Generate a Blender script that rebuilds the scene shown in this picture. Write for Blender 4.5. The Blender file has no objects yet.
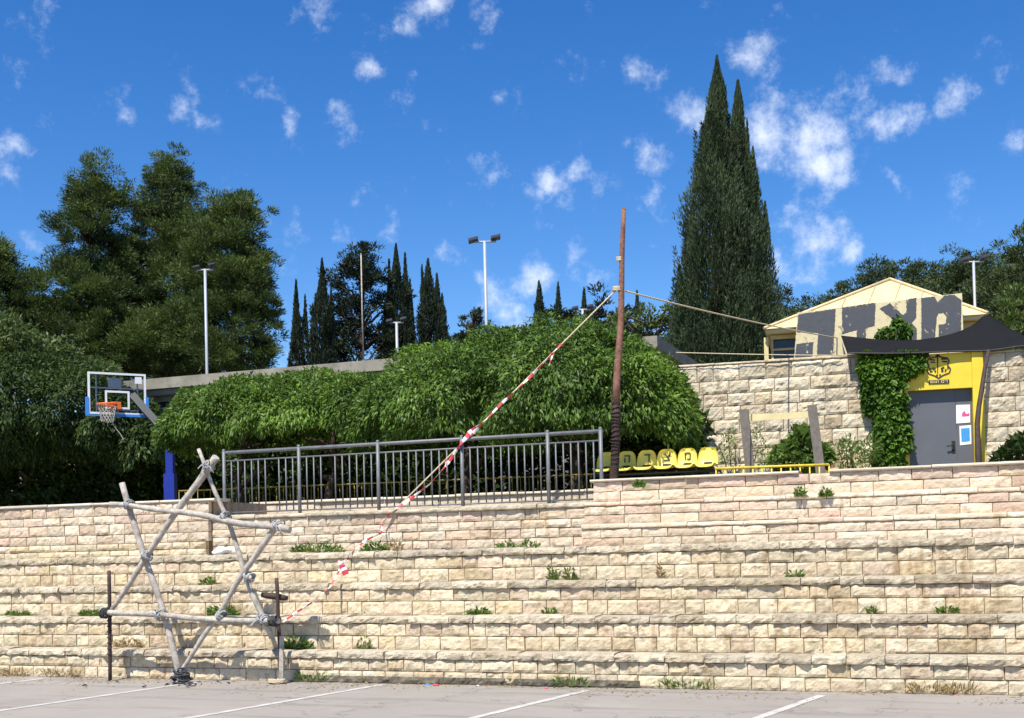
import bpy, math, random
import numpy as np
from mathutils import Vector, Matrix, noise

R = math.radians
S = bpy.context.scene
COL = S.collection
rng = np.random.default_rng(7)
random.seed(7)

# ------------------------------------------------------------------ camera
F_PX, CX, CY, EYE = 1200.0, 512.0, 524.92, 1.7
PITCH, ROLL = 0.0180, -0.0237
_F = Vector((0, math.cos(PITCH), math.sin(PITCH)))
_U0 = Vector((0, -math.sin(PITCH), math.cos(PITCH)))
_R0 = Vector((1, 0, 0))
_Rt = _R0 * math.cos(ROLL) + _U0 * math.sin(ROLL)
_Up = -_R0 * math.sin(ROLL) + _U0 * math.cos(ROLL)
CAM = Vector((0, 0, EYE))
cd = bpy.data.cameras.new("camera")
cd.sensor_fit = 'HORIZONTAL'; cd.sensor_width = 36.0
cd.lens = F_PX / 1024 * 36.0
cd.shift_y = (CY - 359) / 1024
cd.clip_start = 0.1; cd.clip_end = 3000
co = bpy.data.objects.new("camera", cd); COL.objects.link(co)
co.matrix_world = Matrix(((_Rt.x, _Up.x, -_F.x, 0), (_Rt.y, _Up.y, -_F.y, 0), (_Rt.z, _Up.z, -_F.z, EYE), (0, 0, 0, 1)))
S.camera = co

# ------------------------------------------------------------------ light
SUN_EL = R(60)
LH = Vector((0.44, 0.90, 0)).normalized()          # horizontal travel of the light
L = Vector((LH.x * math.cos(SUN_EL), LH.y * math.cos(SUN_EL), -math.sin(SUN_EL)))
sd = bpy.data.lights.new("sun", 'SUN'); sd.energy = 5.0; sd.angle = R(0.5); sd.color = (1.0, 0.955, 0.87)
so = bpy.data.objects.new("sun", sd); COL.objects.link(so)
so.rotation_euler = L.to_track_quat('-Z', 'Y').to_euler(); so.location = (-6, -10, 30)
S.view_settings.view_transform = 'Standard'; S.view_settings.look = 'None'
S.view_settings.exposure = 0.56; S.view_settings.gamma = 1.0; S.view_settings.use_curve_mapping = False

def ray(px, py):
    return (_Rt * ((px - CX) / F_PX) + _Up * ((CY - py) / F_PX) + _F)
def pix_D(px, py, D):
    d = ray(px, py); return CAM + d * (D / d.y)
def pix_z(px, py, z):
    d = ray(px, py); return CAM + d * ((z - EYE) / d.z)

# site frame: u along the terraces, v into depth
UN = Vector((0.9372, -0.3487, 0)).normalized(); VN = Vector((0.3487, 0.9372, 0)).normalized()
ORI = Vector((0, 14.683, 0)); SITE_ROT = math.atan2(UN.y, UN.x)
def site(a, b, z): return ORI + UN * a + VN * b + Vector((0, 0, z))
def pix_b(px, py, b):
    d = ray(px, py); t = ((ORI + VN * b - CAM).dot(VN)) / d.dot(VN); return CAM + d * t
def ab(p): q = p - ORI; return q.dot(UN), q.dot(VN)
def a_of(px, py, b): return ab(pix_b(px, py, b))[0]
# back frame: stone wall with the door and the house
U2 = Vector((0.9659, -0.2588, 0)).normalized(); V2 = Vector((0.2588, 0.9659, 0)).normalized()
OR2 = Vector((3.9, 24.8, 0)); ROT2 = math.atan2(U2.y, U2.x)
def site2(a, b, z): return OR2 + U2 * a + V2 * b + Vector((0, 0, z))
def pix_b2(px, py, b):
    d = ray(px, py); t = ((OR2 + V2 * b - CAM).dot(V2)) / d.dot(V2); return CAM + d * t
def a2z(px, py, b):
    p = pix_b2(px, py, b); return (p - OR2).dot(U2), p.z

# ------------------------------------------------------------------ world: sky with scattered clouds
def setup_world():
    w = bpy.data.worlds.new("World"); S.world = w; w.use_nodes = True
    nt = w.node_tree; N = nt.nodes; K = nt.links; N.clear()
    out = N.new('ShaderNodeOutputWorld'); bg = N.new('ShaderNodeBackground'); bg.inputs[1].default_value = 0.115
    sky = N.new('ShaderNodeTexSky'); sky.sky_type = 'NISHITA'; sky.sun_disc = False
    sky.sun_elevation = SUN_EL
    sky.sun_rotation = math.atan2(-LH.x, -LH.y)
    sky.air_density = 1.0; sky.dust_density = 0.25; sky.ozone_density = 3.0; sky.altitude = 700
    hs = N.new('ShaderNodeHueSaturation'); hs.inputs['Saturation'].default_value = 1.35; hs.inputs['Hue'].default_value = 0.509
    K.new(sky.outputs[0], hs.inputs['Color'])
    tc = N.new('ShaderNodeTexCoord')
    n1 = N.new('ShaderNodeTexNoise'); n1.inputs['Scale'].default_value = 26; n1.inputs['Detail'].default_value = 9; n1.inputs['Roughness'].default_value = 0.66
    K.new(tc.outputs['Generated'], n1.inputs['Vector'])
    n2 = N.new('ShaderNodeTexNoise'); n2.inputs['Scale'].default_value = 18; n2.inputs['Detail'].default_value = 5
    K.new(tc.outputs['Generated'], n2.inputs['Vector'])
    sb = N.new('ShaderNodeVectorMath'); sb.operation = 'SUBTRACT'; sb.inputs[1].default_value = (.5, .5, .5)
    K.new(n2.outputs['Color'], sb.inputs[0])
    sc = N.new('ShaderNodeVectorMath'); sc.operation = 'SCALE'; sc.inputs['Scale'].default_value = 0.045
    K.new(sb.outputs[0], sc.inputs[0])
    ad = N.new('ShaderNodeVectorMath'); ad.operation = 'ADD'
    K.new(tc.outputs['Generated'], ad.inputs[0]); K.new(sc.outputs[0], ad.inputs[1])
    clouds = [(815, 138, 46, .92), (838, 160, 30, .85), (772, 126, 34, .74), (690, 130, 34, .75), (664, 152, 28, .75), (652, 198, 30, .62),
              (768, 50, 30, .65), (890, 74, 20, .6), (900, 124, 24, .62), (955, 95, 26, .6), (862, 104, 22, .45), (548, 182, 24, .85), (566, 204, 16, .7),
              (188, 107, 24, .62), (375, 68, 20, .85), (426, 14, 26, .75), (442, 40, 16, .5), (488, 16, 22, .6), (316, 12, 22, .55), (440, 260, 24, .62),
              (532, 272, 26, .68), (500, 292, 30, .62), (396, 228, 18, .62), (348, 232, 20, .55), (258, 213, 15, .6), (10, 152, 22, .7),
              (606, 278, 16, .6), (812, 242, 38, .8), (852, 246, 20, .6), (790, 222, 30, .55), (790, 268, 28, .6), (493, 96, 12, .6), (586, 170, 13, .5),
              (470, 165, 12, .4), (38, 248, 18, .55), (632, 76, 20, .5), (420, 70, 12, .45), (288, 117, 13, .5), (455, 302, 20, .5), (896, 184, 11, .5),
              (911, 200, 12, .5), (1015, 145, 14, .5), (345, 116, 26, .35), (112, 100, 22, .25), (640, 40, 14, .3), (1005, 178, 18, .3), (70, 290, 20, .4), (520, 188, 14, .35)]
    acc = None
    for (px, py, r, s) in clouds:
        d = ray(px, py).normalized()
        vd = N.new('ShaderNodeVectorMath'); vd.operation = 'DISTANCE'; vd.inputs[1].default_value = d
        K.new(ad.outputs[0], vd.inputs[0])
        mr = N.new('ShaderNodeMapRange'); mr.interpolation_type = 'SMOOTHSTEP'
        mr.inputs['From Min'].default_value = r * 1.45 / F_PX; mr.inputs['From Max'].default_value = 0
        mr.inputs['To Min'].default_value = 0; mr.inputs['To Max'].default_value = s
        K.new(vd.outputs['Value'], mr.inputs['Value'])
        if acc is None: acc = mr.outputs[0]
        else:
            m = N.new('ShaderNodeMath'); m.operation = 'MAXIMUM'; K.new(acc, m.inputs[0]); K.new(mr.outputs[0], m.inputs[1]); acc = m.outputs[0]
    # puffy edges: mask + noise - 1
    nm = N.new('ShaderNodeMapRange'); nm.inputs['From Min'].default_value = 0.3; nm.inputs['From Max'].default_value = 0.72
    nm.inputs['To Min'].default_value = -0.66; nm.inputs['To Max'].default_value = 0.52
    K.new(n1.outputs['Fac'], nm.inputs['Value'])
    m2 = N.new('ShaderNodeMath'); m2.operation = 'ADD'; K.new(acc, m2.inputs[0]); K.new(nm.outputs[0], m2.inputs[1])
    m3 = N.new('ShaderNodeMapRange'); m3.interpolation_type = 'SMOOTHSTEP'
    m3.inputs['From Min'].default_value = 0.1; m3.inputs['From Max'].default_value = 1.25; m3.inputs['To Max'].default_value = 0.82
    K.new(m2.outputs[0], m3.inputs['Value'])
    mx = N.new('ShaderNodeMix'); mx.data_type = 'RGBA'
    K.new(m3.outputs[0], mx.inputs[0]); K.new(hs.outputs[0], mx.inputs[6]); mx.inputs[7].default_value = (6.8, 7.2, 7.8, 1)
    K.new(mx.outputs[2], bg.inputs[0]); K.new(bg.outputs[0], out.inputs[0])
setup_world()

# ------------------------------------------------------------------ helpers: objects
XF = {}
def tag(o, label=None, cat=None, group=None, kind=None):
    if label: o['label'] = label
    if cat: o['category'] = cat
    if group: o['group'] = group
    if kind: o['kind'] = kind
    return o
def thing(name, label, cat, loc, rotz=0.0, group=None):
    o = bpy.data.objects.new(name, None); COL.objects.link(o)
    o.location = loc; o.rotation_euler = (0, 0, rotz); o.empty_display_size = 0.2
    XF[o.name] = Matrix.Translation(Vector(loc)) @ Matrix.Rotation(rotz, 4, 'Z')
    return tag(o, label, cat, group)
def np_mesh(name, V, loops, starts, totals, mats, mi=None, smooth=False, attrs=None):
    me = bpy.data.meshes.new(name)
    V = np.asarray(V, dtype=np.float32).reshape(-1, 3)
    me.vertices.add(len(V)); me.vertices.foreach_set('co', V.ravel())
    me.loops.add(len(loops)); me.loops.foreach_set('vertex_index', np.asarray(loops, dtype=np.int32))
    me.polygons.add(len(starts))
    me.polygons.foreach_set('loop_start', np.asarray(starts, dtype=np.int32))
    me.polygons.foreach_set('loop_total', np.asarray(totals, dtype=np.int32))
    if mi is not None: me.polygons.foreach_set('material_index', np.asarray(mi, dtype=np.int32))
    if smooth is not False:
        sm = np.ones(len(starts), dtype=bool) if smooth is True else np.asarray(smooth, dtype=bool)
        me.polygons.foreach_set('use_smooth', sm)
    if attrs is not None:
        at = me.color_attributes.new('tint', 'FLOAT_COLOR', 'POINT')
        A = np.ones((len(V), 4), dtype=np.float32); A[:, :3] = attrs
        at.data.foreach_set('color', A.ravel())
    me.update(calc_edges=True); me.validate()
    for m in (mats if isinstance(mats, (list, tuple)) else [mats]): me.materials.append(m)
    return me
class MB:
    """collects faces in WORLD coordinates; build() links them as one object"""
    def __init__(s): s.V = []; s.F = []; s.M = []; s.C = []; s.S = []; s.c = (0.5, 0.5, 0.5); s.m = 0; s.sm = False
    def v(s, p): s.V.append((p[0], p[1], p[2])); s.C.append(s.c); return len(s.V) - 1
    def f(s, ids): s.F.append(tuple(ids)); s.M.append(s.m); s.S.append(s.sm)
    def poly(s, pts): s.f([s.v(p) for p in pts])
    def hexa(s, P):                       # 8 points: bottom 4 (ccw seen from above), top 4
        i = [s.v(p) for p in P]
        for q in ((3, 2, 1, 0), (4, 5, 6, 7), (0, 1, 5, 4), (1, 2, 6, 5), (2, 3, 7, 6), (3, 0, 4, 7)): s.f([i[k] for k in q])
    def box(s, fr, a0, a1, b0, b1, z0, z1):
        s.hexa([fr(a0, b0, z0), fr(a1, b0, z0), fr(a1, b1, z0), fr(a0, b1, z0), fr(a0, b0, z1), fr(a1, b0, z1), fr(a1, b1, z1), fr(a0, b1, z1)])
    def tube(s, pts, rad, n=8, cap=True):
        pts = [Vector(p) for p in pts]
        if not isinstance(rad, (list, tuple)): rad = [rad] * len(pts)
        t = (pts[1] - pts[0]).normalized()
        x = t.cross(Vector((0, 0, 1)))
        if x.length < 1e-3: x = t.cross(Vector((0, 1, 0)))
        x.normalize(); rings = []
        sm0 = s.sm; s.sm = True
        for i, p in enumerate(pts):
            tt = (pts[min(i + 1, len(pts) - 1)] - pts[max(i - 1, 0)]).normalized()
            x = (x - tt * x.dot(tt)).normalized(); y = tt.cross(x)
            rings.append([s.v(p + (x * math.cos(2 * math.pi * k / n) + y * math.sin(2 * math.pi * k / n)) * rad[i]) for k in range(n)])
        for i in range(len(rings) - 1):
            for k in range(n): s.f((rings[i][k], rings[i][(k + 1) % n], rings[i + 1][(k + 1) % n], rings[i + 1][k]))
        s.sm = False
        if cap: s.f(rings[0][::-1]); s.f(rings[-1])
        s.sm = sm0
    def prism(s, pts, depth_vec):         # flat outline thickened along depth_vec
        d = Vector(depth_vec); a = [s.v(p) for p in pts]; b = [s.v(Vector(p) + d) for p in pts]; n = len(pts)
        s.f(a); s.f(b[::-1])
        for k in range(n): s.f((a[k], b[k], b[(k + 1) % n], a[(k + 1) % n]))
    def sphere(s, c, r, nu=10, nv=6):
        c = Vector(c); rr = Vector(r) if not isinstance(r, (int, float)) else Vector((r, r, r)); sm0 = s.sm; s.sm = True
        top = s.v(c + Vector((0, 0, rr.z))); bot = s.v(c - Vector((0, 0, rr.z))); R_ = []
        for j in range(1, nv):
            th = math.pi * j / nv
            R_.append([s.v(c + Vector((rr.x * math.sin(th) * math.cos(2 * math.pi * i / nu), rr.y * math.sin(th) * math.sin(2 * math.pi * i / nu), rr.z * math.cos(th)))) for i in range(nu)])
        for i in range(nu):
            s.f((top, R_[0][i], R_[0][(i + 1) % nu])); s.f((bot, R_[-1][(i + 1) % nu], R_[-1][i]))
            for j in range(len(R_) - 1): s.f((R_[j][i], R_[j + 1][i], R_[j + 1][(i + 1) % nu], R_[j][(i + 1) % nu]))
        s.sm = sm0
    def build(s, name, mats, parent=None, origin=None, rotz=0.0):
        if parent is not None: Mx = XF[parent.name]
        else: Mx = Matrix.Translation(Vector(origin if origin is not None else (0, 0, 0))) @ Matrix.Rotation(rotz, 4, 'Z')
        V = np.array(s.V, dtype=np.float64); Mi = np.array(Mx.inverted())
        V = V @ Mi[:3, :3].T + Mi[:3, 3]
        tot = np.array([len(f) for f in s.F]); st = np.concatenate(([0], np.cumsum(tot)[:-1])); lp = np.concatenate([np.array(f) for f in s.F])
        me = np_mesh(name, V, lp, st, tot, mats, s.M, s.S, np.array(s.C))
        o = bpy.data.objects.new(name, me); COL.objects.link(o)
        if parent is not None:
            o.parent = parent; XF[o.name] = Mx
        else:
            o.matrix_world = Mx; XF[o.name] = Mx
            o.location = Mx.to_translation(); o.rotation_euler = (0, 0, rotz)
        return o
def ln(p, q, n, wob=0.0, seed=0.0, sag=0.0):
    out = []
    for i in range(n):
        t = i / (n - 1); x = Vector(p).lerp(Vector(q), t)
        if wob: x = x + noise.noise_vector(Vector((t * 3.1 + seed, seed * 1.7, 0.3))) * wob * math.sin(math.pi * t) ** .5
        x.z -= sag * 4 * t * (1 - t); out.append(x)
    return out

# ------------------------------------------------------------------ helpers: materials
def NM(name):
    m = bpy.data.materials.new(name); m.use_nodes = True; nt = m.node_tree
    return m, nt, nt.nodes, nt.links, nt.nodes['Principled BSDF']
def ramp(N, stops):
    r = N.new('ShaderNodeValToRGB'); e = r.color_ramp.elements
    while len(e) > 1: e.remove(e[0])
    e[0].position, e[0].color = stops[0][0], (*stops[0][1], 1)
    for p, c in stops[1:]:
        k = e.new(p); k.color = (*c, 1)
    return r
def noise_n(N, K, co, scale, detail=6, rough=.6):
    n = N.new('ShaderNodeTexNoise'); n.inputs['Scale'].default_value = scale; n.inputs['Detail'].default_value = detail; n.inputs['Roughness'].default_value = rough
    K.new(co, n.inputs['Vector']); return n
def mix(N, K, fac, a, b, mode='MIX'):
    m = N.new('ShaderNodeMix'); m.data_type = 'RGBA'; m.blend_type = mode
    for sock, val in ((m.inputs[0], fac), (m.inputs[6], a), (m.inputs[7], b)):
        if isinstance(val, (int, float)): sock.default_value = val
        elif isinstance(val, tuple): sock.default_value = (*val, 1)
        else: K.new(val, sock)
    return m.outputs[2]
def rng_map(N, K, v, a, b, c=0., d=1.):
    m = N.new('ShaderNodeMapRange'); m.inputs[1].default_value = a; m.inputs[2].default_value = b; m.inputs[3].default_value = c; m.inputs[4].default_value = d
    K.new(v, m.inputs[0]); return m.outputs[0]
def bump(N, K, h, dist, strength, B, prev=None):
    b = N.new('ShaderNodeBump'); b.inputs['Distance'].default_value = dist; b.inputs['Strength'].default_value = strength
    K.new(h, b.inputs['Height'])
    if prev is not None: K.new(prev.outputs[0], b.inputs['Normal'])
    K.new(b.outputs[0], B.inputs['Normal']); return b
def simple(name, col, rough=.6, metal=0., var=.25, scale=6., bumpd=0.0, dirt=None, spec=.4):
    m, nt, N, K, B = NM(name)
    tc = N.new('ShaderNodeTexCoord'); n = noise_n(N, K, tc.outputs['Object'], scale)
    lo = tuple(c * (1 - var) for c in col); hi = tuple(min(1, c * (1 + var * .6)) for c in col)
    r = ramp(N, [(.3, lo), (.7, hi)]); K.new(n.outputs['Fac'], r.inputs[0]); c = r.outputs[0]
    if dirt:
        n2 = noise_n(N, K, tc.outputs['Object'], scale * 2.7, 8, .7)
        c = mix(N, K, rng_map(N, K, n2.outputs['Fac'], .52, .68), c, dirt)
    K.new(c, B.inputs['Base Color'])
    B.inputs['Roughness'].default_value = rough; B.inputs['Metallic'].default_value = metal; B.inputs['Specular IOR Level'].default_value = spec
    if bumpd:
        n3 = noise_n(N, K, tc.outputs['Object'], scale * 8, 8); bump(N, K, n3.outputs['Fac'], bumpd, .6, B)
    return m
def stone_mat(name, pale, pink, ochre, stain, stain_lo=.56, stain_hi=.7, smut=None, bd=.012):
    m, nt, N, K, B = NM(name)
    at = N.new('ShaderNodeAttribute'); at.attribute_name = 'tint'
    sp = N.new('ShaderNodeSeparateColor'); K.new(at.outputs['Color'], sp.inputs[0])
    tc = N.new('ShaderNodeTexCoord'); co_ = tc.outputs['Object']
    c = mix(N, K, rng_map(N, K, sp.outputs[1], .66, 1.0), pale, pink)
    c = mix(N, K, rng_map(N, K, sp.outputs[2], .7, 1.0, 0, .75), c, ochre)
    n1 = noise_n(N, K, co_, 3.3, 7, .62)
    c = mix(N, K, rng_map(N, K, n1.outputs['Fac'], .42, .68, 0, .45), c, ochre)
    n2 = noise_n(N, K, co_, 9, 10, .72)
    c = mix(N, K, rng_map(N, K, n2.outputs['Fac'], stain_lo, stain_hi, 0, .7), c, stain)
    val = rng_map(N, K, sp.outputs[0], 0, 1, .80, 1.10)
    hv = N.new('ShaderNodeHueSaturation'); K.new(c, hv.inputs['Color']); K.new(val, hv.inputs['Value']); c = hv.outputs[0]
    ms_ = N.new('ShaderNodeMapping'); ms_.inputs['Scale'].default_value = (5.5, 5.5, .7); K.new(co_, ms_.inputs[0])
    ns = noise_n(N, K, ms_.outputs[0], 1.0, 7, .65); nb = noise_n(N, K, co_, .55, 3, .5)
    mk = N.new('ShaderNodeMath'); mk.operation = 'MULTIPLY'; K.new(rng_map(N, K, ns.outputs['Fac'], .50, .66), mk.inputs[0]); K.new(rng_map(N, K, nb.outputs['Fac'], .44, .6, .15, .8), mk.inputs[1])
    c = mix(N, K, mk.outputs[0], c, tuple(x * 1.35 for x in stain))
    if smut:
        n5 = noise_n(N, K, co_, 1.1, 8, .7); n6 = noise_n(N, K, co_, 14, 6, .7)
        mm = N.new('ShaderNodeMath'); mm.operation = 'MULTIPLY'; K.new(rng_map(N, K, n5.outputs['Fac'], .5, .66), mm.inputs[0]); K.new(rng_map(N, K, n6.outputs['Fac'], .42, .6), mm.inputs[1])
        c = mix(N, K, mm.outputs[0], c, smut)
    n3 = noise_n(N, K, co_, 28, 8, .7); n4 = noise_n(N, K, co_, 120, 4, .6)
    K.new(c, B.inputs['Base Color']); B.inputs['Roughness'].default_value = .9; B.inputs['Specular IOR Level'].default_value = .2
    b1 = bump(N, K, n3.outputs['Fac'], bd * 1.7, .9, B); bump(N, K, n4.outputs['Fac'], .003, .5, B, b1)
    return m
def leaf_mat(name, dark, light, trans=.3, rough=.5, spec=.35):
    m, nt, N, K, B = NM(name)
    at = N.new('ShaderNodeAttribute'); at.attribute_name = 'tint'
    sp = N.new('ShaderNodeSeparateColor'); K.new(at.outputs['Color'], sp.inputs[0])
    r = ramp(N, [(0., dark), (.75, tuple((a + b) / 2 for a, b in zip(dark, light))), (1., light)]); K.new(sp.outputs[0], r.inputs[0])
    K.new(r.outputs[0], B.inputs['Base Color']); B.inputs['Roughness'].default_value = rough; B.inputs['Specular IOR Level'].default_value = spec
    tr = N.new('ShaderNodeBsdfTranslucent'); hv = N.new('ShaderNodeHueSaturation'); hv.inputs['Value'].default_value = 1.15; hv.inputs['Hue'].default_value = .485
    K.new(r.outputs[0], hv.inputs['Color']); K.new(hv.outputs[0], tr.inputs[0])
    ms = N.new('ShaderNodeMixShader'); ms.inputs[0].default_value = trans
    K.new(B.outputs[0], ms.inputs[1]); K.new(tr.outputs[0], ms.inputs[2])
    K.new(ms.outputs[0], N['Material Output'].inputs[0]); return m

M = {}
M['stone'] = stone_mat('terrace stone', (.71, .605, .425), (.69, .54, .40), (.57, .44, .26), (.24, .165, .09), .52, .67)
M['stone_pink'] = stone_mat('pinkish stone', (.71, .60, .45), (.68, .495, .38), (.60, .45, .30), (.27, .19, .11), .53, .70)
M['cap'] = stone_mat('weathered cap stone', (.70, .61, .45), (.64, .54, .41), (.52, .42, .27), (.22, .17, .11), .50, .66, bd=.03)
M['coping'] = stone_mat('coping stone', (.62, .56, .44), (.60, .52, .42), (.50, .43, .31), (.3, .25, .18), .62, .8)
M['mortar'] = simple('mortar', (.20, .145, .08), .95, 0, .5, 7, .006, (.22, .17, .10), .15)
M['earth'] = simple('tread dirt', (.42, .37, .28), .95, 0, .35, 5, .01, (.24, .22, .14), .1)
M['wallstone'] = stone_mat('house wall stone', (.77, .67, .49), (.70, .58, .42), (.56, .43, .26), (.30, .23, .16), .6, .76, (.10, .085, .07), bd=.02)
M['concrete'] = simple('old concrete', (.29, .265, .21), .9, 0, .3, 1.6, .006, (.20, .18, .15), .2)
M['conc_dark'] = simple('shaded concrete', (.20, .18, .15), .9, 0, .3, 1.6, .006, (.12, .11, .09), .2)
M['steel'] = simple('galvanised steel', (.17, .175, .18), .55, .2, .25, 9)
M['pole_white'] = simple('pale pole paint', (.36, .39, .43), .45, .1, .1, 3)
M['lamp'] = simple('flood lamp housing', (.07, .075, .09), .45, .2, .3, 9)
M['yellow'] = simple('yellow paint', (.80, .58, .045), .45, 0, .1, 3, 0, None)
M['yellow_rail'] = simple('yellow rail paint', (.70, .52, .05), .5, 0, .2, 8, 0, (.35, .25, .06))
M['yellow_seat'] = simple('yellow seat plastic', (.80, .66, .13), .38, 0, .12, 5)
M['black'] = simple('black paint', (.03, .028, .025), .6, 0, .3, 8)
M['wood'] = simple('bleached wood', (.45, .405, .345), .85, 0, .45, 9, .009, (.22, .175, .13), .15)
M['redwood'] = simple('reddish bark wood', (.23, .11, .075), .8, 0, .45, 14, .006, (.33, .22, .16), .2)
M['burnt'] = simple('charred wood', (.05, .035, .03), .85, 0, .5, 16, .008, (.14, .06, .045), .2)
M['post'] = simple('grey timber', (.19, .165, .14), .85, 0, .3, 12, .004, (.11, .09, .075), .2)
M['plank'] = simple('cream plank', (.68, .58, .30), .7, 0, .15, 4, .003)
M['rope'] = simple('sisal rope', (.60, .50, .33), .9, 0, .2, 40, .002, None, .1)
M['cord'] = simple('grey lashing cord', (.40, .40, .40), .8, 0, .6, 30, .003, (.12, .12, .13), .2)
M['rubber'] = simple('black rubber strap', (.04, .04, .045), .6, 0, .5, 30)
M['rust'] = simple('rusty iron', (.065, .045, .04), .8, .3, .4, 20, .002, (.16, .085, .055))
M['bark'] = simple('bark', (.085, .065, .05), .95, 0, .4, 9, .02, (.045, .035, .03), .1)
M['sail'] = simple('black shade cloth', (.015, .015, .016), 1.0, 0, .12, 2, 0, None, .05)
M['door'] = simple('grey door paint', (.125, .130, .145), .45, .1, .08, 2)
M['paper'] = simple('white paper', (.80, .80, .80), .7, 0, .05, 4)
M['pink'] = simple('pink print', (.65, .08, .25), .7, 0, .1, 4)
M['blue_print'] = simple('blue print', (.05, .30, .68), .7, 0, .2, 20)
M['cream'] = simple('cream paint', (.72, .58, .27), .6, 0, .1, 2, 0, (.62, .50, .26))
M['cream_roof'] = simple('cream roof metal', (.66, .53, .29), .6, .0, .14, 2.5, 0, (.52, .40, .20))
M['dark_glass'] = simple('dark window', (.035, .04, .05), .15, 0, .2, 3)
M['blue_pad'] = simple('blue pad', (.008, .028, .28), .5, 0, .15, 4)
M['blue_trim'] = simple('blue trim', (.05, .25, .72), .45, 0, .08, 4)
M['white'] = simple('white paint', (.80, .80, .80), .5, 0, .05, 4)
M['orange'] = simple('orange rim', (.78, .16, .03), .5, 0, .15, 9)
M['net'] = simple('net cord', (.42, .40, .36), .9, 0, .2, 20)
M['grey_arm'] = simple('grey steel arm', (.028, .032, .037), .5, .2, .15, 5)
M['red'] = simple('red tape', (.58, .06, .075), .5, 0, .1, 8)
M['whitetape'] = simple('white tape', (.80, .78, .78), .5, 0, .06, 8)
M['sack'] = simple('white sack', (.78, .77, .75), .8, 0, .12, 14, .01)
M['straw'] = leaf_mat('dry grass', (.22, .16, .07), (.5, .38, .18), .2)
M['weed'] = leaf_mat('weed leaves', (.06, .115, .02), (.20, .32, .06), .38)
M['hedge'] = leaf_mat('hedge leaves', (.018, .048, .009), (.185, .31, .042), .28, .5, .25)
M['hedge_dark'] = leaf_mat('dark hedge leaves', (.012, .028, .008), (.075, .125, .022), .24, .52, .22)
M['pine'] = leaf_mat('pine needles', (.018, .036, .009), (.150, .215, .045), .22, .6, .3)
M['cypress'] = leaf_mat('cypress sprays', (.017, .032, .014), (.105, .150, .062), .12, .65, .25)
M['cypress_far'] = leaf_mat('far cypress sprays', (.012, .021, .012), (.058, .080, .042), .1, .7, .2)
M['forest'] = leaf_mat('hill pine needles', (.018, .032, .011), (.120, .165, .052), .15, .65, .25)
M['light_leaf'] = leaf_mat('light green leaves', (.05, .085, .022), (.16, .22, .06), .3)
M['ivy'] = leaf_mat('ivy leaves', (.03, .085, .010), (.18, .33, .035), .32, .5, .25)
M['paint'] = simple('road paint', (.50, .475, .43), .85, 0, .25, 4, .002, (.31, .285, .26))
M['sign_paint'] = None

def asphalt():
    m, nt, N, K, B = NM('worn asphalt')
    tc = N.new('ShaderNodeTexCoord'); co_ = tc.outputs['Object']
    n1 = noise_n(N, K, co_, .35, 6, .6); n2 = noise_n(N, K, co_, 60, 4, .7); n3 = noise_n(N, K, co_, 3.2, 9, .7)
    r = ramp(N, [(.3, (.240, .210, .176)), (.7, (.315, .280, .240))]); K.new(n1.outputs['Fac'], r.inputs[0])
    c = mix(N, K, rng_map(N, K, n3.outputs['Fac'], .54, .72, 0, .5), r.outputs[0], (.16, .145, .13))
    c = mix(N, K, rng_map(N, K, n2.outputs['Fac'], .35, .65, 0, .55), c, (.34, .31, .28))
    n7 = noise_n(N, K, co_, 140, 3, .6); c = mix(N, K, rng_map(N, K, n7.outputs['Fac'], .58, .7, 0, .6), c, (.10, .092, .085))
    mp = N.new('ShaderNodeMapping'); mp.inputs['Scale'].default_value = (.25, 2.2, 1); mp.inputs['Rotation'].default_value = (0, 0, .12); K.new(co_, mp.inputs[0])
    n8 = noise_n(N, K, mp.outputs[0], 1.3, 6, .65); c = mix(N, K, rng_map(N, K, n8.outputs['Fac'], .52, .7, 0, .6), c, (.14, .122, .102))
    n9 = noise_n(N, K, co_, .9, 3, .5); c = mix(N, K, rng_map(N, K, n9.outputs['Fac'], .6, .72, 0, .4), c, (.36, .33, .30))
    vo = N.new('ShaderNodeTexVoronoi'); vo.feature = 'DISTANCE_TO_EDGE'; vo.inputs['Scale'].default_value = .45
    sw = noise_n(N, K, co_, 2.5, 6, .6); ad = N.new('ShaderNodeVectorMath'); ad.operation = 'ADD'; K.new(co_, ad.inputs[0]); K.new(sw.outputs['Color'], ad.inputs[1]); K.new(ad.outputs[0], vo.inputs['Vector'])
    c = mix(N, K, rng_map(N, K, vo.outputs['Distance'], 0.0, .009, .65, 0), c, (.10, .09, .08))
    K.new(c, B.inputs['Base Color']); B.inputs['Roughness'].default_value = .92; B.inputs['Specular IOR Level'].default_value = .25
    bump(N, K, n2.outputs['Fac'], .004, .6, B); return m
M['asphalt'] = asphalt()
M['red_stone'] = simple('reddish stone', (.46, .33, .23), .9, 0, .3, 8, .01, (.2, .14, .1), .15)
M['ground'] = simple('dry soil', (.20, .17, .11), .95, 0, .4, .6, .03, (.10, .11, .05), .1)

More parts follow.
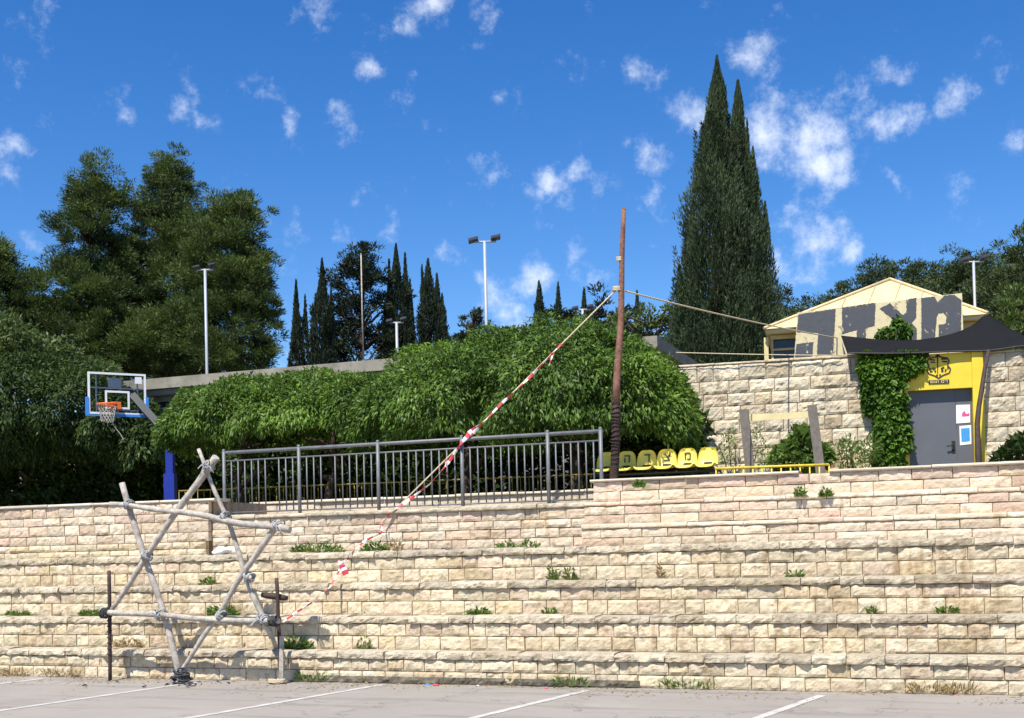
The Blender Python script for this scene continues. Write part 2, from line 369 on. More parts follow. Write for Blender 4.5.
# ------------------------------------------------------------------ setting: ground, parking lot, lines
def terrain_h(X, Y):
    a, b = ab(Vector((X, Y, 0)))
    if b < 1.0: return -0.02
    if b < 2.6: return -0.02 + (b - 1.0) / 1.6 * 1.2
    h = 2.45 if b > 3.3 else 1.2
    if b > 16: h += min(1, (b - 16) / 30) * 3.0
    # wooded hill on the right, gentle rise on the left
    t = max(0, min(1, (Y - 32) / 60)); t = t * t * (3 - 2 * t)
    h += t * (3 + 11 * max(0, min(1, (X + 5) / 40)))
    if Y > 140: h -= min(1, (Y - 140) / 300) * 14
    return h
def build_ground():
    mb = MB(); bs = [-900, -60, -.5, 1, 1.6, 2.6, 3.29, 3.31, 5, 8, 12, 16, 22, 30, 38, 46, 56, 68, 82, 100, 130, 170, 240, 400, 1200]
    As = [-1200, -400, -200, -120, -80, -60, -45, -30, -20, -12, -6, 0, 6, 12, 20, 30, 45, 60, 80, 120, 200, 400, 1200]
    idx = [[None] * len(As) for _ in bs]
    for j, b in enumerate(bs):
        for i, a in enumerate(As):
            p = site(a, b, 0); idx[j][i] = mb.v((p.x, p.y, terrain_h(p.x, p.y)))
    mb.sm = True
    for j in range(len(bs) - 1):
        for i in range(len(As) - 1): mb.f((idx[j][i], idx[j][i + 1], idx[j + 1][i + 1], idx[j + 1][i]))
    tag(mb.build('ground', M['ground']), kind='structure')
    mb = MB(); mb.poly([site(-60, -50, 0), site(60, -50, 0), site(60, .06, 0), site(-60, .06, 0)])
    tag(mb.build('parking_lot', M['asphalt'], None, site(0, -5, 0), SITE_ROT), kind='structure')
    for (p, q) in (((382, 684.5), (185, 718.5)), ((203, 681), (0, 710.5)), ((587, 690.2), (472, 718)), ((822, 695.2), (757, 718)), ((43, 678.5), (-60, 691))):
        A = pix_z(*p, 0.004); B_ = pix_z(*q, .004); d = (B_ - A).normalized(); n = Vector((-d.y, d.x, 0)) * .05; e = A + d * 5.2
        mb = MB(); k = 26; pr = None
        for i in range(k + 1):
            c = A.lerp(e, i / k); w1 = 1 + .25 * noise.noise(c * 3); w2 = 1 + .25 * noise.noise(c * 3 + Vector((9, 1, 4)))
            cur = (mb.v(c + n * w1), mb.v(c - n * w2))
            if pr: mb.f((pr[0], pr[1], cur[1], cur[0]))
            pr = cur
        tag(mb.build('parking_line', M['paint'], None, A), kind='structure')
build_ground()

# ------------------------------------------------------------------ rough stone masonry
def stone(mb, fr, a0, a1, z0, z1, bf, boss=.03, amp=.012, depth=.08, res=.028, top_over=0.0, seed=0.0):
    """one quarry-faced block: a bulged front with chipped edges, sides running back to the joint"""
    nx = max(3, int((a1 - a0) / res)); nz = max(3, int((z1 - z0) / res)); nz = min(nz, 7)
    mb.c = (random.random(), random.random(), random.random())
    tilt = random.uniform(-.35, .35); lean = random.uniform(.25, .65); G = []
    for j in range(nz + 1):
        t = j / nz; row = []
        for i in range(nx + 1):
            s = i / nx
            w = min(1, .15 + min(s, 1 - s) * (a1 - a0) / .022) * min(1, .15 + min(t, 1 - t) * (z1 - z0) / .02) if (0 < i < nx and 0 < j < nz) else 0
            q = Vector((a0 + s * (a1 - a0) + seed, z0 + t * (z1 - z0), bf * 3.1 + seed * .37))
            n = noise.noise(q * 7.5) * .9 + noise.noise(q * 19) * .55 + noise.noise(q * 41) * .3
            rg = abs(noise.noise(q * 9 + Vector((2, 9, 4)))) * 2
            bl = boss * w * (0.75 + (1 - abs(t - lean) * 1.5) * .25 + tilt * (s - .5) - .55 * rg) + amp * 1.5 * n * (.2 + .8 * w)
            ea = noise.noise(q * 11 + Vector((5, 5, 5))) * .006 * (1 if i in (0, nx) else 0)
            ez = noise.noise(q * 11 + Vector((8, 2, 5))) * .006 * (1 if j in (0, nz) else 0)
            row.append(mb.v(fr(a0 + s * (a1 - a0) + ea, bf - max(bl, -.015), z0 + t * (z1 - z0) + ez)))
        G.append(row)
    for j in range(nz):
        for i in range(nx): mb.f((G[j][i], G[j][i + 1], G[j + 1][i + 1], G[j + 1][i]))
    back = bf + depth
    B0 = [mb.v(fr(a0 + i / nx * (a1 - a0), back, z0)) for i in range(nx + 1)]; B1 = [mb.v(fr(a0 + i / nx * (a1 - a0), back, z1)) for i in range(nx + 1)]
    for i in range(nx):
        mb.f((B0[i], B0[i + 1], G[0][i + 1], G[0][i])); mb.f((G[nz][i], G[nz][i + 1], B1[i + 1], B1[i]))
    mb.f([B0[0]] + [G[j][0] for j in range(nz + 1)] + [B1[0]])
    mb.f([B1[nx]] + [G[j][nx] for j in range(nz, -1, -1)] + [B0[nx]])
def courses(mb, fr, a0, a1, z0, z1, n, bf, lmin=.2, lmax=.44, joint=.011, boss=.016, amp=.010, res=.028):
    hs = np.array([random.uniform(.85, 1.15) for _ in range(n)]); hs = hs / hs.sum() * (z1 - z0); z = z0
    for h in hs:
        a = a0
        while a < a1 - .02:
            w = random.uniform(lmin, lmax)
            if a + w > a1 - lmin * .6: w = a1 - a
            stone(mb, fr, a + joint / 2, a + w - joint / 2, z + joint / 2, z + h - joint / 2, bf + random.uniform(-.006, .01), boss * random.uniform(.5, 1.35), amp, .08, res, seed=random.uniform(0, 40))
            a += w
        z += h
def caps(mb, fr, a0, a1, z0, z1, bf, over, depth, lmin=.4, lmax=.95, amp=.012, skip=()):
    """irregular cap slabs: rough front edge, uneven top"""
    a = a0
    while a < a1 - .02:
        w = random.uniform(lmin, lmax)
        if a + w > a1 - lmin * .5: w = a1 - a
        A0, A1 = a + .004, a + w - .004
        mb.c = (random.random(), random.random(), random.random())
        nx = max(4, int((A1 - A0) / .04)); o = over * random.uniform(.6, 1.25); dz = random.uniform(-.008, .008); sd = random.uniform(0, 50)
        path = [(depth, z0), (0.03, z0), (0, z0 + .012), (-.004, z0 + (z1 - z0) * .35), (0, z0 + (z1 - z0) * .7), (.014, z1 - .004), (.05, z1), (depth * .5, z1 + .002), (depth, z1)]
        rings = []
        for i in range(nx + 1):
            s = i / nx; aa = A0 + s * (A1 - A0); ring = []
            for k, (pb, pz) in enumerate(path):
                q = Vector((aa + sd, pz * 1.0, pb)); n = noise.noise(q * 6) * 1.0 + noise.noise(q * 17) * .6 + noise.noise(q * 37) * .35
                fb = 1.0 if 0 < k < 7 else .0; fz = .5 if 0 < k < 8 else .0
                ring.append(mb.v(fr(aa, bf - o * (1 if k not in (0, 8) else 0) + pb - amp * n * fb * 1.2, pz + dz * (k > 3) + amp * noise.noise(q * 9 + Vector((3, 7, 1))) * fz)))
            rings.append(ring)
        for i in range(nx):
            for k in range(len(path) - 1): mb.f((rings[i][k], rings[i + 1][k], rings[i + 1][k + 1], rings[i][k + 1]))
        mb.f(rings[0]); mb.f(rings[-1][::-1])
        a += w
def backing(mb, fr, a0, a1, b, z0, z1, th=.12):
    mb.m = 1; mb.c = (.5, .5, .5); mb.box(fr, a0, a1, b, b + th, z0, z1); mb.m = 0

# terraces: four full-width tiers
TZ = [.303, .730, 1.157, 1.585]; TB = [0, .40, .80, 1.20]; CAPH = .095
A_L, A_R = -11.8, 8.6
terr = thing('stone_terrace', 'long stepped terrace of rough cream limestone blocks with four full width tiers above the asphalt', 'terrace', site(-1, 0, 0), SITE_ROT)
for k in range(4):
    zb = 0.0 if k == 0 else TZ[k - 1] + CAPH - .01
    mb = MB(); courses(mb, site, A_L, A_R, zb, TZ[k], 2, TB[k]); backing(mb, site, A_L, A_R, TB[k] + .012, zb - .1, TZ[k])
    t = mb.build('stone_tier', [M['stone'], M['mortar']], terr)
    mb = MB(); caps(mb, site, A_L, A_R, TZ[k], TZ[k] + CAPH, TB[k], .034, .3, .25, .8, .027)
    mb.build('cap_stones', M['cap'], t)
    mb = MB(); nx = 160; pr = None
    for i in range(nx + 1):
        a = A_L + (A_R - A_L) * i / nx
        cur = [mb.v(site(a, TB[k] + bb, TZ[k] + CAPH - .012 + .008 * noise.noise(Vector((a * 4, bb * 5, k))))) for bb in (.2, .3, .42, .55)]
        if pr:
            for q in range(3): mb.f((pr[q], cur[q], cur[q + 1], pr[q + 1]))
        pr = cur
    mb.build('tread', M['earth'], t)

# upper walls
zc = TZ[3] + CAPH - .01
def zat(px, py, b): return pix_b(px, py, b).z
aL = a_of(206, 540, 1.62)
bL6 = 1.70
z5L = zat(50, 545.6, 1.62); zLc = zat(50, 507.8, bL6); zLt = zat(50, 504.6, bL6)
w = thing('retaining_wall', 'upper cream stone wall at the far left with pale flat coping in front of dark leafy trees', 'wall', site(-8, 1.62, zc), SITE_ROT)
mb = MB(); courses(mb, site, A_L - 2, aL, zc, z5L, 2, 1.62, boss=.02); backing(mb, site, A_L - 2, aL - .01, 1.632, zc, z5L, .3); mb.build('stone_ledge', [M['stone'], M['mortar']], w)
mb = MB(); courses(mb, site, A_L - 2, aL, z5L, zLc, 4, bL6, boss=.012); backing(mb, site, A_L - 2, aL - .01, bL6 + .012, z5L, zLc, .4); mb.build('stone_face', [M['stone_pink'], M['mortar']], w)
mb = MB(); caps(mb, site, A_L - 2, aL + .12, zLc, zLt, bL6, .035, .42, .7, 1.3, .004); mb.build('coping', M['coping'], w)

aR = a_of(581, 520, 1.62); aR7 = a_of(593, 485, 1.94)
bM = 1.80; zMt = zat(550, 503.5, bM); zMc = zat(550, 508.5, bM)
w = thing('retaining_wall', 'stone wall stained ochre directly under the grey steel railing', 'wall', site((aL + aR) / 2, bM, zc), SITE_ROT)
mb = MB(); courses(mb, site, aL - .02, aR + .02, zc, zMc, 4, bM, boss=.012); backing(mb, site, aL - .02, aR + .02, bM + .012, zc, zMc, .5); mb.build('stone_face', [M['stone_pink'], M['mortar']], w)
mb = MB(); caps(mb, site, aL - .02, aR + .1, zMc, zMt, bM, .045, .5, .6, 1.2, .008); mb.build('coping', M['cap'], w)

z5 = zat(960, 513.6, 1.62); z6 = zat(960, 488.5, 1.78); z7c = zat(960, 467, 1.94); z7t = zat(960, 464, 1.94)
w = thing('retaining_wall', 'upper right stone wall of pinkish blocks stepping back twice below the yellow seats and grey door', 'wall', site(4, 1.62, zc), SITE_ROT)
aRR = A_R + .4
for (zb, zt, b, a0) in ((zc, z5, 1.62, aR), (z5, z6, 1.78, aR), (z6, z7c, 1.94, aR7)):
    top = .065 if zt != z7c else 0
    mb = MB(); courses(mb, site, a0, aRR, zb, zt - top, 2, b, .26, .62, boss=.011, amp=.008); backing(mb, site, a0 + .02, aRR, b + .012, zb, zt - top, .5)
    mb.box(site, a0 + .03, a0 + .3, b + .02, b + 1.2, zb, zt - .002)
    t = mb.build('stone_step', [M['stone_pink'], M['mortar']], w)
    if top:
        mb = MB(); caps(mb, site, a0, aRR, zt - top, zt, b, .015, .3, .35, .8, .010); mb.build('cap_stones', M['stone_pink'], t)
g0, g1 = a_of(799, 470, 1.94), a_of(829, 468, 1.94)
mb = MB(); caps(mb, site, aR7 - .04, g0, z7c, z7t + .012, 1.94, .04, .36, .8, 1.5, .003); caps(mb, site, g1, aRR, z7c, z7t + .012, 1.94, .04, .36, .8, 1.5, .003)
mb.build('coping', M['coping'], w)
# low wall on the far side of the walkway behind the railing
zk = zat(300, 500.5, 3.3)
w = thing('low_wall', 'low plastered stone wall behind the grey steel railing, topped by a pale coping', 'wall', site((aL + aR) / 2, 3.3, 1.6), SITE_ROT)
mb = MB(); courses(mb, site, aL - .3, aR + 2.4, 1.5, zk - .05, 3, 3.3, .5, .9, boss=.008, amp=.004, res=.06); backing(mb, site, aL - .3, aR + 2.4, 3.312, 1.4, zk - .05, .2); mb.build('stone_face', [M['stone_pink'], M['mortar']], w)
mb = MB(); caps(mb, site, aL - .3, aR + 2.4, zk - .05, zk, 3.3, .03, .3, .8, 1.4, .003); mb.build('coping', M['coping'], w)
mb = MB(); mb.poly([site(aL - .02, 2.1, 1.9), site(aR + 3, 2.1, 1.9), site(aR + 3, 3.4, 1.9), site(aL - .02, 3.4, 1.9)])
tag(mb.build('walkway', M['concrete'], None, site(-2, 2.7, 1.9), SITE_ROT), kind='structure')
mb = MB(); mb.box(site, aL - .1, aL + .02, 1.83, 3.35, zMt - .01, zLc - .002)
w = tag(mb.build('end_wall', M['red_stone'], None, site(aL, 2.5, 1.7), SITE_ROT), 'short reddish end wall turning back where the left coping meets the first railing post', 'wall')

# ------------------------------------------------------------------ grey steel railing
def railing():
    b = 2.12; z0 = zMt + .01
    px_posts = [225, 300, 379, 463, 549, 602]
    As = [a_of(p, 480, b) for p in px_posts]; zt = zat(602, 431, b); zm = zt - .13
    r = thing('metal_railing', 'grey steel railing with thin upright bars on the stone wall, below the clipped trees', 'railing', site(As[0], b, z0), SITE_ROT)
    mb = MB(); mb.tube([site(As[0] - .03, b, zt), site(As[-1] + .03, b, zt)], .027, 8); mb.build('top_rail', M['steel'], r)
    mb = MB(); mb.tube([site(As[0], b, zm), site(As[-1], b, zm)], .013, 6); mb.build('middle_rail', M['steel'], r)
    mb = MB(); mb.tube([site(As[0], b, z0 + .04), site(As[-1], b, z0 + .04)], .013, 6); mb.build('bottom_rail', M['steel'], r)
    for a in As:
        mb = MB(); mb.tube([site(a, b - .02, z0 - .25), site(a, b - .02, zt + .02)], .027, 8); mb.sphere(site(a, b - .02, zt + .03), .029, 8, 5); mb.build('post', M['steel'], r)
    base = None
    for i in range(len(As) - 1):
        n = 11 if i < 4 else 7
        for k in range(1, n):
            if (i, k) in ((0, 7), (1, 3), (1, 4)) and k != 3: continue
            a = As[i] + (As[i + 1] - As[i]) * k / n
            if base is None:
                mb = MB(); mb.tube([site(a, b, z0 + .04), site(a, b, zm)], .0105, 6); base = mb.build('baluster', M['steel'], r); a_first = a
            else:
                c = base.copy(); COL.objects.link(c); c.parent = r; c.location = base.location + Vector((a - a_first, 0, 0)); XF[c.name] = XF[base.name]
railing()

# ------------------------------------------------------------------ yellow low railings
M['shaded_yellow'] = simple('shaded yellow rail paint', (.30, .22, .035), .6, 0, .3, 8, 0, (.16, .11, .04))  # darker copy of the yellow rail paint, shade put into the colour
def yellow_rail(label, p0, p1, h, ph, name='yellow_railing', grp=None, step=.12, mat='yellow_rail'):
    A, B_ = Vector(p0), Vector(p1); n = max(3, int((B_ - A).length / step))
    r = thing(name, label, 'railing', (A.x, A.y, A.z - h), 0, grp)
    mb = MB(); mb.tube([A, B_], .022, 6); mb.build('top_rail', M[mat], r)
    mb = MB(); mb.tube([A - Vector((0, 0, h - .08)), B_ - Vector((0, 0, h - .08))], .015, 6); mb.build('bottom_rail', M[mat], r)
    first = None
    for i in range(min(n + 1, 98)):
        t = i / min(n, 97); p = A.lerp(B_, t)
        if first is None:
            mb = MB(); mb.tube([p - Vector((0, 0, h)), p], .011, 5); first = mb.build('baluster', M[mat], r)
        else:
            c = first.copy(); COL.objects.link(c); c.parent = r; c.location = first.location + (p - A); XF[c.name] = XF[first.name]
def at_site(px, py, b): return pix_b(px, py, b)
yellow_rail('low yellow railing in the deep shade behind the grey steel railing', at_site(179, 491, 11), at_site(600, 474, 9.6), .62, 0, step=.2, mat='shaded_yellow')
yellow_rail('low yellow railing behind the coping in front of the two timber posts', at_site(716, 468.6, 4.2), at_site(829, 464.6, 4.2), .75, 0, step=.13)

# ------------------------------------------------------------------ wooden star of lashed poles
def star():
    b = -.375
    st = thing('wooden_star', 'large six pointed star lashed from bleached wooden poles, propped before the stone terrace', 'star sculpture', pix_z(181, 681, 0), SITE_ROT)
    def P(p, off): return pix_b(p[0], p[1], b + off)
    poles = [((122, 483), (180.5, 677), .046, .054, .04), ((216, 457), (108.5, 614), .058, .036, 0), ((198.5, 449), (272, 638), .028, .046, .05),
             ((280, 521), (179, 674), .048, .034, .0), ((110, 504), (290, 530), .038, .055, -.05), ((101, 612), (279, 621), .044, .044, -.05)]
    for i, (p, q, r0, r1, off) in enumerate(poles):
        mb = MB(); n = 18; pts = ln(P(p, off), P(q, off), n, .05, i * 3.7 + 1)
        rad = [.86 * (r0 + (r1 - r0) * k / (n - 1)) * (1 + .16 * noise.noise(Vector((k * .9, i * 5., 2)))) for k in range(n)]
        mb.tube(pts, rad, 12); mb.build('pole', M['wood'], st)
    for (x, y, r, big) in ((129, 505, .075, 0), (209, 466, .08, 1), (164, 519, .0, 0), (226, 517, .075, 0), (279, 525, .085, 1), (147, 556, .08, 0), (249, 577, .08, 0), (161, 615, .085, 1), (222, 615, .075, 0), (180, 676, .09, 2), (264, 620, .085, 1)):
        if r == 0: continue
        c = P((x, y), -.01); mb = MB()
        for t in range(6):
            ang = (t % 2) * 1.3 - .65 + random.uniform(-.2, .2); sh = random.uniform(-.03, .03); pts = []
            ax = UN * math.cos(ang) + Vector((0, 0, 1)) * math.sin(ang); pe = -UN * math.sin(ang) + Vector((0, 0, 1)) * math.cos(ang)
            for k in range(13):
                th = 2 * math.pi * k / 12; pts.append(c + ax * (sh + .01 * math.sin(th * 2)) + pe * math.cos(th) * r * .92 + VN * math.sin(th) * (r + .015))
            mb.tube(pts, .0085, 5, False)
        if big:
            for t in range(2 + big):
                d = Vector((random.uniform(-1, 1), -.3, random.uniform(-1, .6))).normalized(); mb.tube([c - VN * r, c - VN * r + d * .07 + Vector((0, 0, .02)), c - VN * r + d * .15 - Vector((0, 0, .03))], .007, 5)
        mb.build('lashing', M['cord'], st)
    # dark knot and loose cord at the foot
    c = pix_z(181, 680, .05); mb = MB()
    for t in range(7):
        pts = [c + UN * ((.13 - .012 * t) * math.cos(th + t) * (1 + .4 * math.sin(3 * th + t))) + VN * (.08 * math.sin(th + t)) + Vector((0, 0, .0 + .02 * t + .03 * math.sin(th * (1 + t % 2) + t * 2))) for th in [2 * math.pi * k / 14 for k in range(15)]]
        mb.tube(pts, .011, 5, False)
    for t in range(5):
        q = pix_z(181 + random.uniform(-30, 30), 681 + random.uniform(0, 5), .008); mb.tube([c, c.lerp(q, .5) - Vector((0, 0, .03)) + UN * random.uniform(-.05, .05), q], .009, 5)
    mb.build('foot_knot', M['rubber'], st)
    for (x, y) in ((105, 613), (274, 621)):
        c = P((x, y), -.05); mb = MB()
        for t in range(6):
            o = UN * (.022 * t - .05); rr = random.uniform(.05, .072); mb.tube([c + o + VN * math.cos(th) * rr + Vector((0, 0, math.sin(th) * rr)) + UN * random.uniform(-.03, .03) * math.sin(th + t) for th in [2 * math.pi * k / 12 for k in range(13)]], random.uniform(.008, .014), 6, False)
        mb.build('strap', M['rubber'], st)
    for i, (p, q, lab, mat) in enumerate((((109, 570.5), (110, 681), 'dark iron stake holding up the left end of the wooden star', 'rust'), ((276.5, 578), (281.5, 683.5), 'rusty iron stake with a wood strip at its foot, right end of the wooden star', 'rust'))):
        base = pix_z(q[0], q[1], 0); D = base; bb = ab(base)[1]
        sk = thing('iron_stake', lab, 'stake', base, SITE_ROT, 'iron stakes beside the wooden star')
        top = pix_b(p[0], p[1], bb); mb = MB(); mb.tube(ln(base - Vector((0, 0, .05)), top, 8, .012, i + 4), .026, 7); mb.build('shaft', M['rust'], sk)
        if i == 1:
            mb = MB(); x = pix_b(281.5, 636, bb - .05); y = pix_b(281, 683, bb - .05)
            mb.prism([x - UN * .03, x + UN * .025, y + UN * .03, y - UN * .035], VN * .02); mb.build('wood_strip', M['wood'], sk)
            mb = MB(); mb.tube(ln(pix_b(262, 595, bb + .07), pix_b(287, 598, bb + .07), 6, .02, 3), [.03, .04, .045, .042, .04, .03], 8); mb.build('crosspiece', M['rust'], sk)
            mb = MB()
            for t in range(4): mb.tube([y + UN * (.12 * math.cos(th) - .05) + VN * (.05 * math.sin(th) - .02) + Vector((0, 0, .012 + .012 * t)) for th in [2 * math.pi * k / 10 * .8 + t for k in range(11)]], .009, 5)
            mb.build('foot_cord', M['rope'], sk)
        else:
            mb = MB()
            for t in range(7):
                pz = base.lerp(top, .25 + .05 * t); mb.tube([pz + UN * .03 * math.cos(th) + VN * .03 * math.sin(th) + Vector((0, 0, .012 * math.sin(th))) for th in [2 * math.pi * k / 8 for k in range(9)]], .007, 4, False)
            mb.build('wire_binding', M['rust'], sk)
star()

# ------------------------------------------------------------------ tall pole, ropes, tape
def pole_and_ropes():
    b = 2.75
    base = pix_b(612, 474, b); base.z = 2.3; top = pix_b(624, 208, b)
    p = thing('wooden_pole', 'tall thin reddish wooden pole with charred foot rising beside the end of the railing', 'pole', base, SITE_ROT)
    mid = base.lerp(top, .34); n = 16
    pts = ln(base, top, n, .05, 2.2)
    k = 6
    mb = MB(); mb.tube(pts[k - 1:], [.058 - .026 * i / (n - k) for i in range(n - k + 1)], 10); mb.build('shaft', M['redwood'], p)
    mb = MB(); mb.tube(pts[:k], [.062, .062, .061, .060, .060, .058], 10)
    mb.build('charred_foot', M['burnt'], p)
    mb = MB()
    for t in range(16):
        c = pts[2].lerp(pts[5], t / 15); mb.tube([c + UN * .062 * math.cos(th) + VN * .062 * math.sin(th) + Vector((0, 0, .018 * math.sin(th + t))) for th in [2 * math.pi * q / 10 for q in range(11)]], .008, 5, False)
    mb.build('foot_binding', M['burnt'], p)
    kn = pix_b(620, 260, b); mb = MB()
    for t in range(4): mb.tube([kn + UN * .05 * math.cos(th) + VN * .05 * math.sin(th) + Vector((0, 0, .014 * t + .01 * math.sin(th))) for th in [2 * math.pi * q / 10 for q in range(11)]], .009, 5, False)
    mb.build('rope_knot', M['rope'], p)
    tie = pix_b(617, 289, b)
    # guy rope down to the star's right stake
    end = pix_z(282, 683, .0); bb = ab(end)[1]; end = pix_b(283, 622, bb)
    rp = MB(); pr = ln(tie, end, 30, 0, 0, -.0)
    # the rope is taut: it runs straight from the pole to a peg on the second tier edge
    # rope anchored on the railing's wall coping, the tape runs on down to the stake
    anc = pix_b(383, 522, 1.72)
    rp.tube(ln(tie, anc, 20), .011, 6)
    for t in range(3): rp.tube([tie + UN * .06 * math.cos(th) + VN * .06 * math.sin(th) + Vector((0, 0, .02 * t - .02)) for th in [2 * math.pi * q / 10 for q in range(11)]], .011, 5, False)
    tag(rp.build('guy_rope', M['rope'], None, anc), 'pale rope slanting from the tall wooden pole down over the grey railing', 'rope')
    rp = MB(); e2 = pix_b2(838, 338, 3.7); rp.tube(ln(tie, e2, 14, 0, 0, .05), .013, 6)
    tag(rp.build('guy_rope', M['rope'], None, e2), 'pale rope running from the tall wooden pole across to the letter board on the house', 'rope')
    rp = MB(); rp.tube(ln(pix_b2(676, 352.5, -.2), pix_b2(842, 355.5, -.1), 12, 0, 0, .01), .01, 5)
    tag(rp.build('thin_line', M['rope'], None, pix_b2(840, 355, -.1)), 'thin level cord along the top of the cream stone wall by the big cypress', 'cord')
    # barrier tape: red and white bands spiralling along the rope, then sagging to the stake
    tp = thing('barrier_tape', 'red and white striped barrier tape twisted along the slanting rope, sagging to the stake', 'tape', anc)
    def tape(pts, w, name, tw=0., seg=.10, ph=0.0):
        mb = MB(); dist = 0; pl = None
        Q = [];
        for i in range(len(pts) - 1):
            m_ = max(2, int((pts[i + 1] - pts[i]).length / .018))
            for k_ in range(m_): Q.append(pts[i].lerp(pts[i + 1], k_ / m_))
        Q.append(pts[-1])
        for i, q in enumerate(Q):
            t = (Q[min(i + 1, len(Q) - 1)] - Q[max(i - 1, 0)]).normalized()
            e1 = t.cross(VN).normalized(); e2_ = t.cross(e1).normalized(); ang = ph + tw * dist + .8 * noise.noise(Vector((dist * 3, ph, 0)))
            s = e1 * math.cos(ang) + e2_ * math.sin(ang)
            ww = w * (1 + .35 * noise.noise(Vector((dist * 6, ph + 3, 1))))
            cur = (mb.v(q + s * ww), mb.v(q + e2_ * .006), mb.v(q - s * ww))
            if pl:
                mb.m = int(dist / seg) % 2
                mb.f((pl[0], pl[1], cur[1], cur[0])); mb.f((pl[1], pl[2], cur[2], cur[1]))
            pl = cur
            if i < len(Q) - 1: dist += (Q[i + 1] - q).length
        return mb.build(name, [M['red'], M['whitetape']], tp)
    s0 = pix_b(560, 346, b - .2)
    def along(px):  # point on the rope at that picture column
        best = min((abs(((tie.lerp(anc, t / 400) - CAM).dot(_Rt) / (tie.lerp(anc, t / 400) - CAM).dot(_F)) * F_PX + CX - px), t) for t in range(401)); return tie.lerp(anc, best[1] / 400)
    o = -VN * .02
    tape([along(562) + o, along(530) + o - Vector((0, 0, .03)), along(500) + o, along(478) + o - Vector((0, 0, .02)), along(461) + o], .02, 'wound_strip', 5.0)
    tape([along(484) + o, along(470) + o + Vector((0, 0, .03)), along(460) + o], .03, 'bunched_strip', 7., .07, 1.)
    tape([along(461) + o, along(448) + o - Vector((0, 0, .09)), along(430) + o - Vector((0, 0, .13)), along(412) + o - Vector((0, 0, .07)), along(397) + o, along(386) + o], .02, 'wound_strip', 4., .1, 2.)
    c = along(446); tape([c + o, c + o + Vector((.01, 0, -.1)), c + o + Vector((.02, 0, -.22))], .04, 'loose_end', 3., .05, .6)
    c = along(553); tape([c + o, c + o + Vector((-.03, 0, -.12)), c + o + Vector((-.06, -.02, -.2))], .035, 'loose_end', 3., .06, .2)
    low = [anc + Vector((0, 0, -.02)), pix_b(381, 533, 1.55), pix_b(366, 540, 1.4), pix_b(352, 552, 1.15), pix_b(341, 567, .8), pix_b(331, 586, .55), pix_b(313, 602, .2), pix_b(295, 613, -.1), end]
    tape(low, .014, 'sagging_strip', 3.5, .09, 1.5)
    c = pix_b(343, 566, .78); tape([c, c + Vector((-.08, 0, .08)), c + Vector((0, 0, -.02)), c + Vector((.04, 0, -.12))], .04, 'loose_end', 6., .05, .6)
pole_and_ropes()

# ------------------------------------------------------------------ foliage
def unit(A): return A / np.maximum(np.linalg.norm(A, axis=1, keepdims=True), 1e-9)
def leaves_obj(name, mat, parent, P, D, Lg, Wd, tint=None, origin=None, kind=None, fold=.0, nrm=None):
    """kite-shaped leaves: base P, direction D, length, width; all in world coordinates"""
    n = len(P); D = unit(D)
    ref = rng.normal(size=(n, 3)) if nrm is None else nrm + rng.normal(size=(n, 3)) * .35
    Sd = unit(np.cross(D, ref)); Nn = np.cross(Sd, D)
    Lg = np.broadcast_to(Lg, n)[:, None]; Wd = np.broadcast_to(Wd, n)[:, None]
    a = P; t = P + D * Lg + np.array([0, 0, -1.]) * Lg * .12
    m = P + D * Lg * .42
    b = m + Sd * Wd * .5 + Nn * Wd * fold; c = m - Sd * Wd * .5 + Nn * Wd * fold
    V = np.stack([a, b, t, c], 1).reshape(-1, 3)
    if parent is not None: Mi = np.array(XF[parent.name].inverted()); V = V @ Mi[:3, :3].T + Mi[:3, 3]
    elif origin is not None: V = V - np.array(origin)
    lp = np.arange(4 * n); st = np.arange(0, 4 * n, 4); tot = np.full(n, 4)
    tv = rng.random(n) if tint is None else tint
    C = np.repeat(np.stack([tv, rng.random(n), rng.random(n)], 1), 4, 0)
    me = np_mesh(name, V, lp, st, tot, mat, None, False, C)
    o = bpy.data.objects.new(name, me); COL.objects.link(o)
    if parent is not None: o.parent = parent; XF[o.name] = XF[parent.name]
    elif origin is not None: o.location = Vector(origin); XF[o.name] = Matrix.Translation(Vector(origin))
    return o
def lump(P, f, seed):
    out = np.empty(len(P))
    for i, p in enumerate(P): out[i] = noise.noise(Vector((p[0] * f + seed, p[1] * f, p[2] * f)))
    return out
def shell(blobs, n, seed, rough=.16, f=1.1, inner=.75, zcut=None):
    """points scattered through the outer layer of a union of lumpy ellipsoids, with outward normals"""
    Vb = np.array([b[1][0] * b[1][1] + b[1][1] * b[1][2] + b[1][0] * b[1][2] for b in blobs]); cnt = (Vb / Vb.sum() * n * 1.9).astype(int)
    Ps, Ns = [], []
    for (c, r), k in zip(blobs, cnt):
        c = np.array(c); r = np.array(r); d = unit(rng.normal(size=(k, 3))); base = c + d * r
        s = 1 + rough * lump(base, f, seed) * 1.6 + rough * .7 * lump(base, f * 2.7, seed + 9)
        s = s * (1 - (1 - inner) * rng.random(k) ** 2.2)
        P = c + d * r * s[:, None]; N_ = unit(d / r); keep = np.ones(k, bool)
        for (c2, r2) in blobs:
            if c2 is c or np.allclose(np.array(c2), c): continue
            q = np.linalg.norm((P - np.array(c2)) / np.array(r2), axis=1); keep &= q > .84
        if zcut is not None: keep &= zcut(P)
        Ps.append(P[keep]); Ns.append(N_[keep])
    P = np.concatenate(Ps); N_ = np.concatenate(Ns)
    if len(P) > n: i = rng.permutation(len(P))[:n]; P, N_ = P[i], N_[i]
    return P, N_
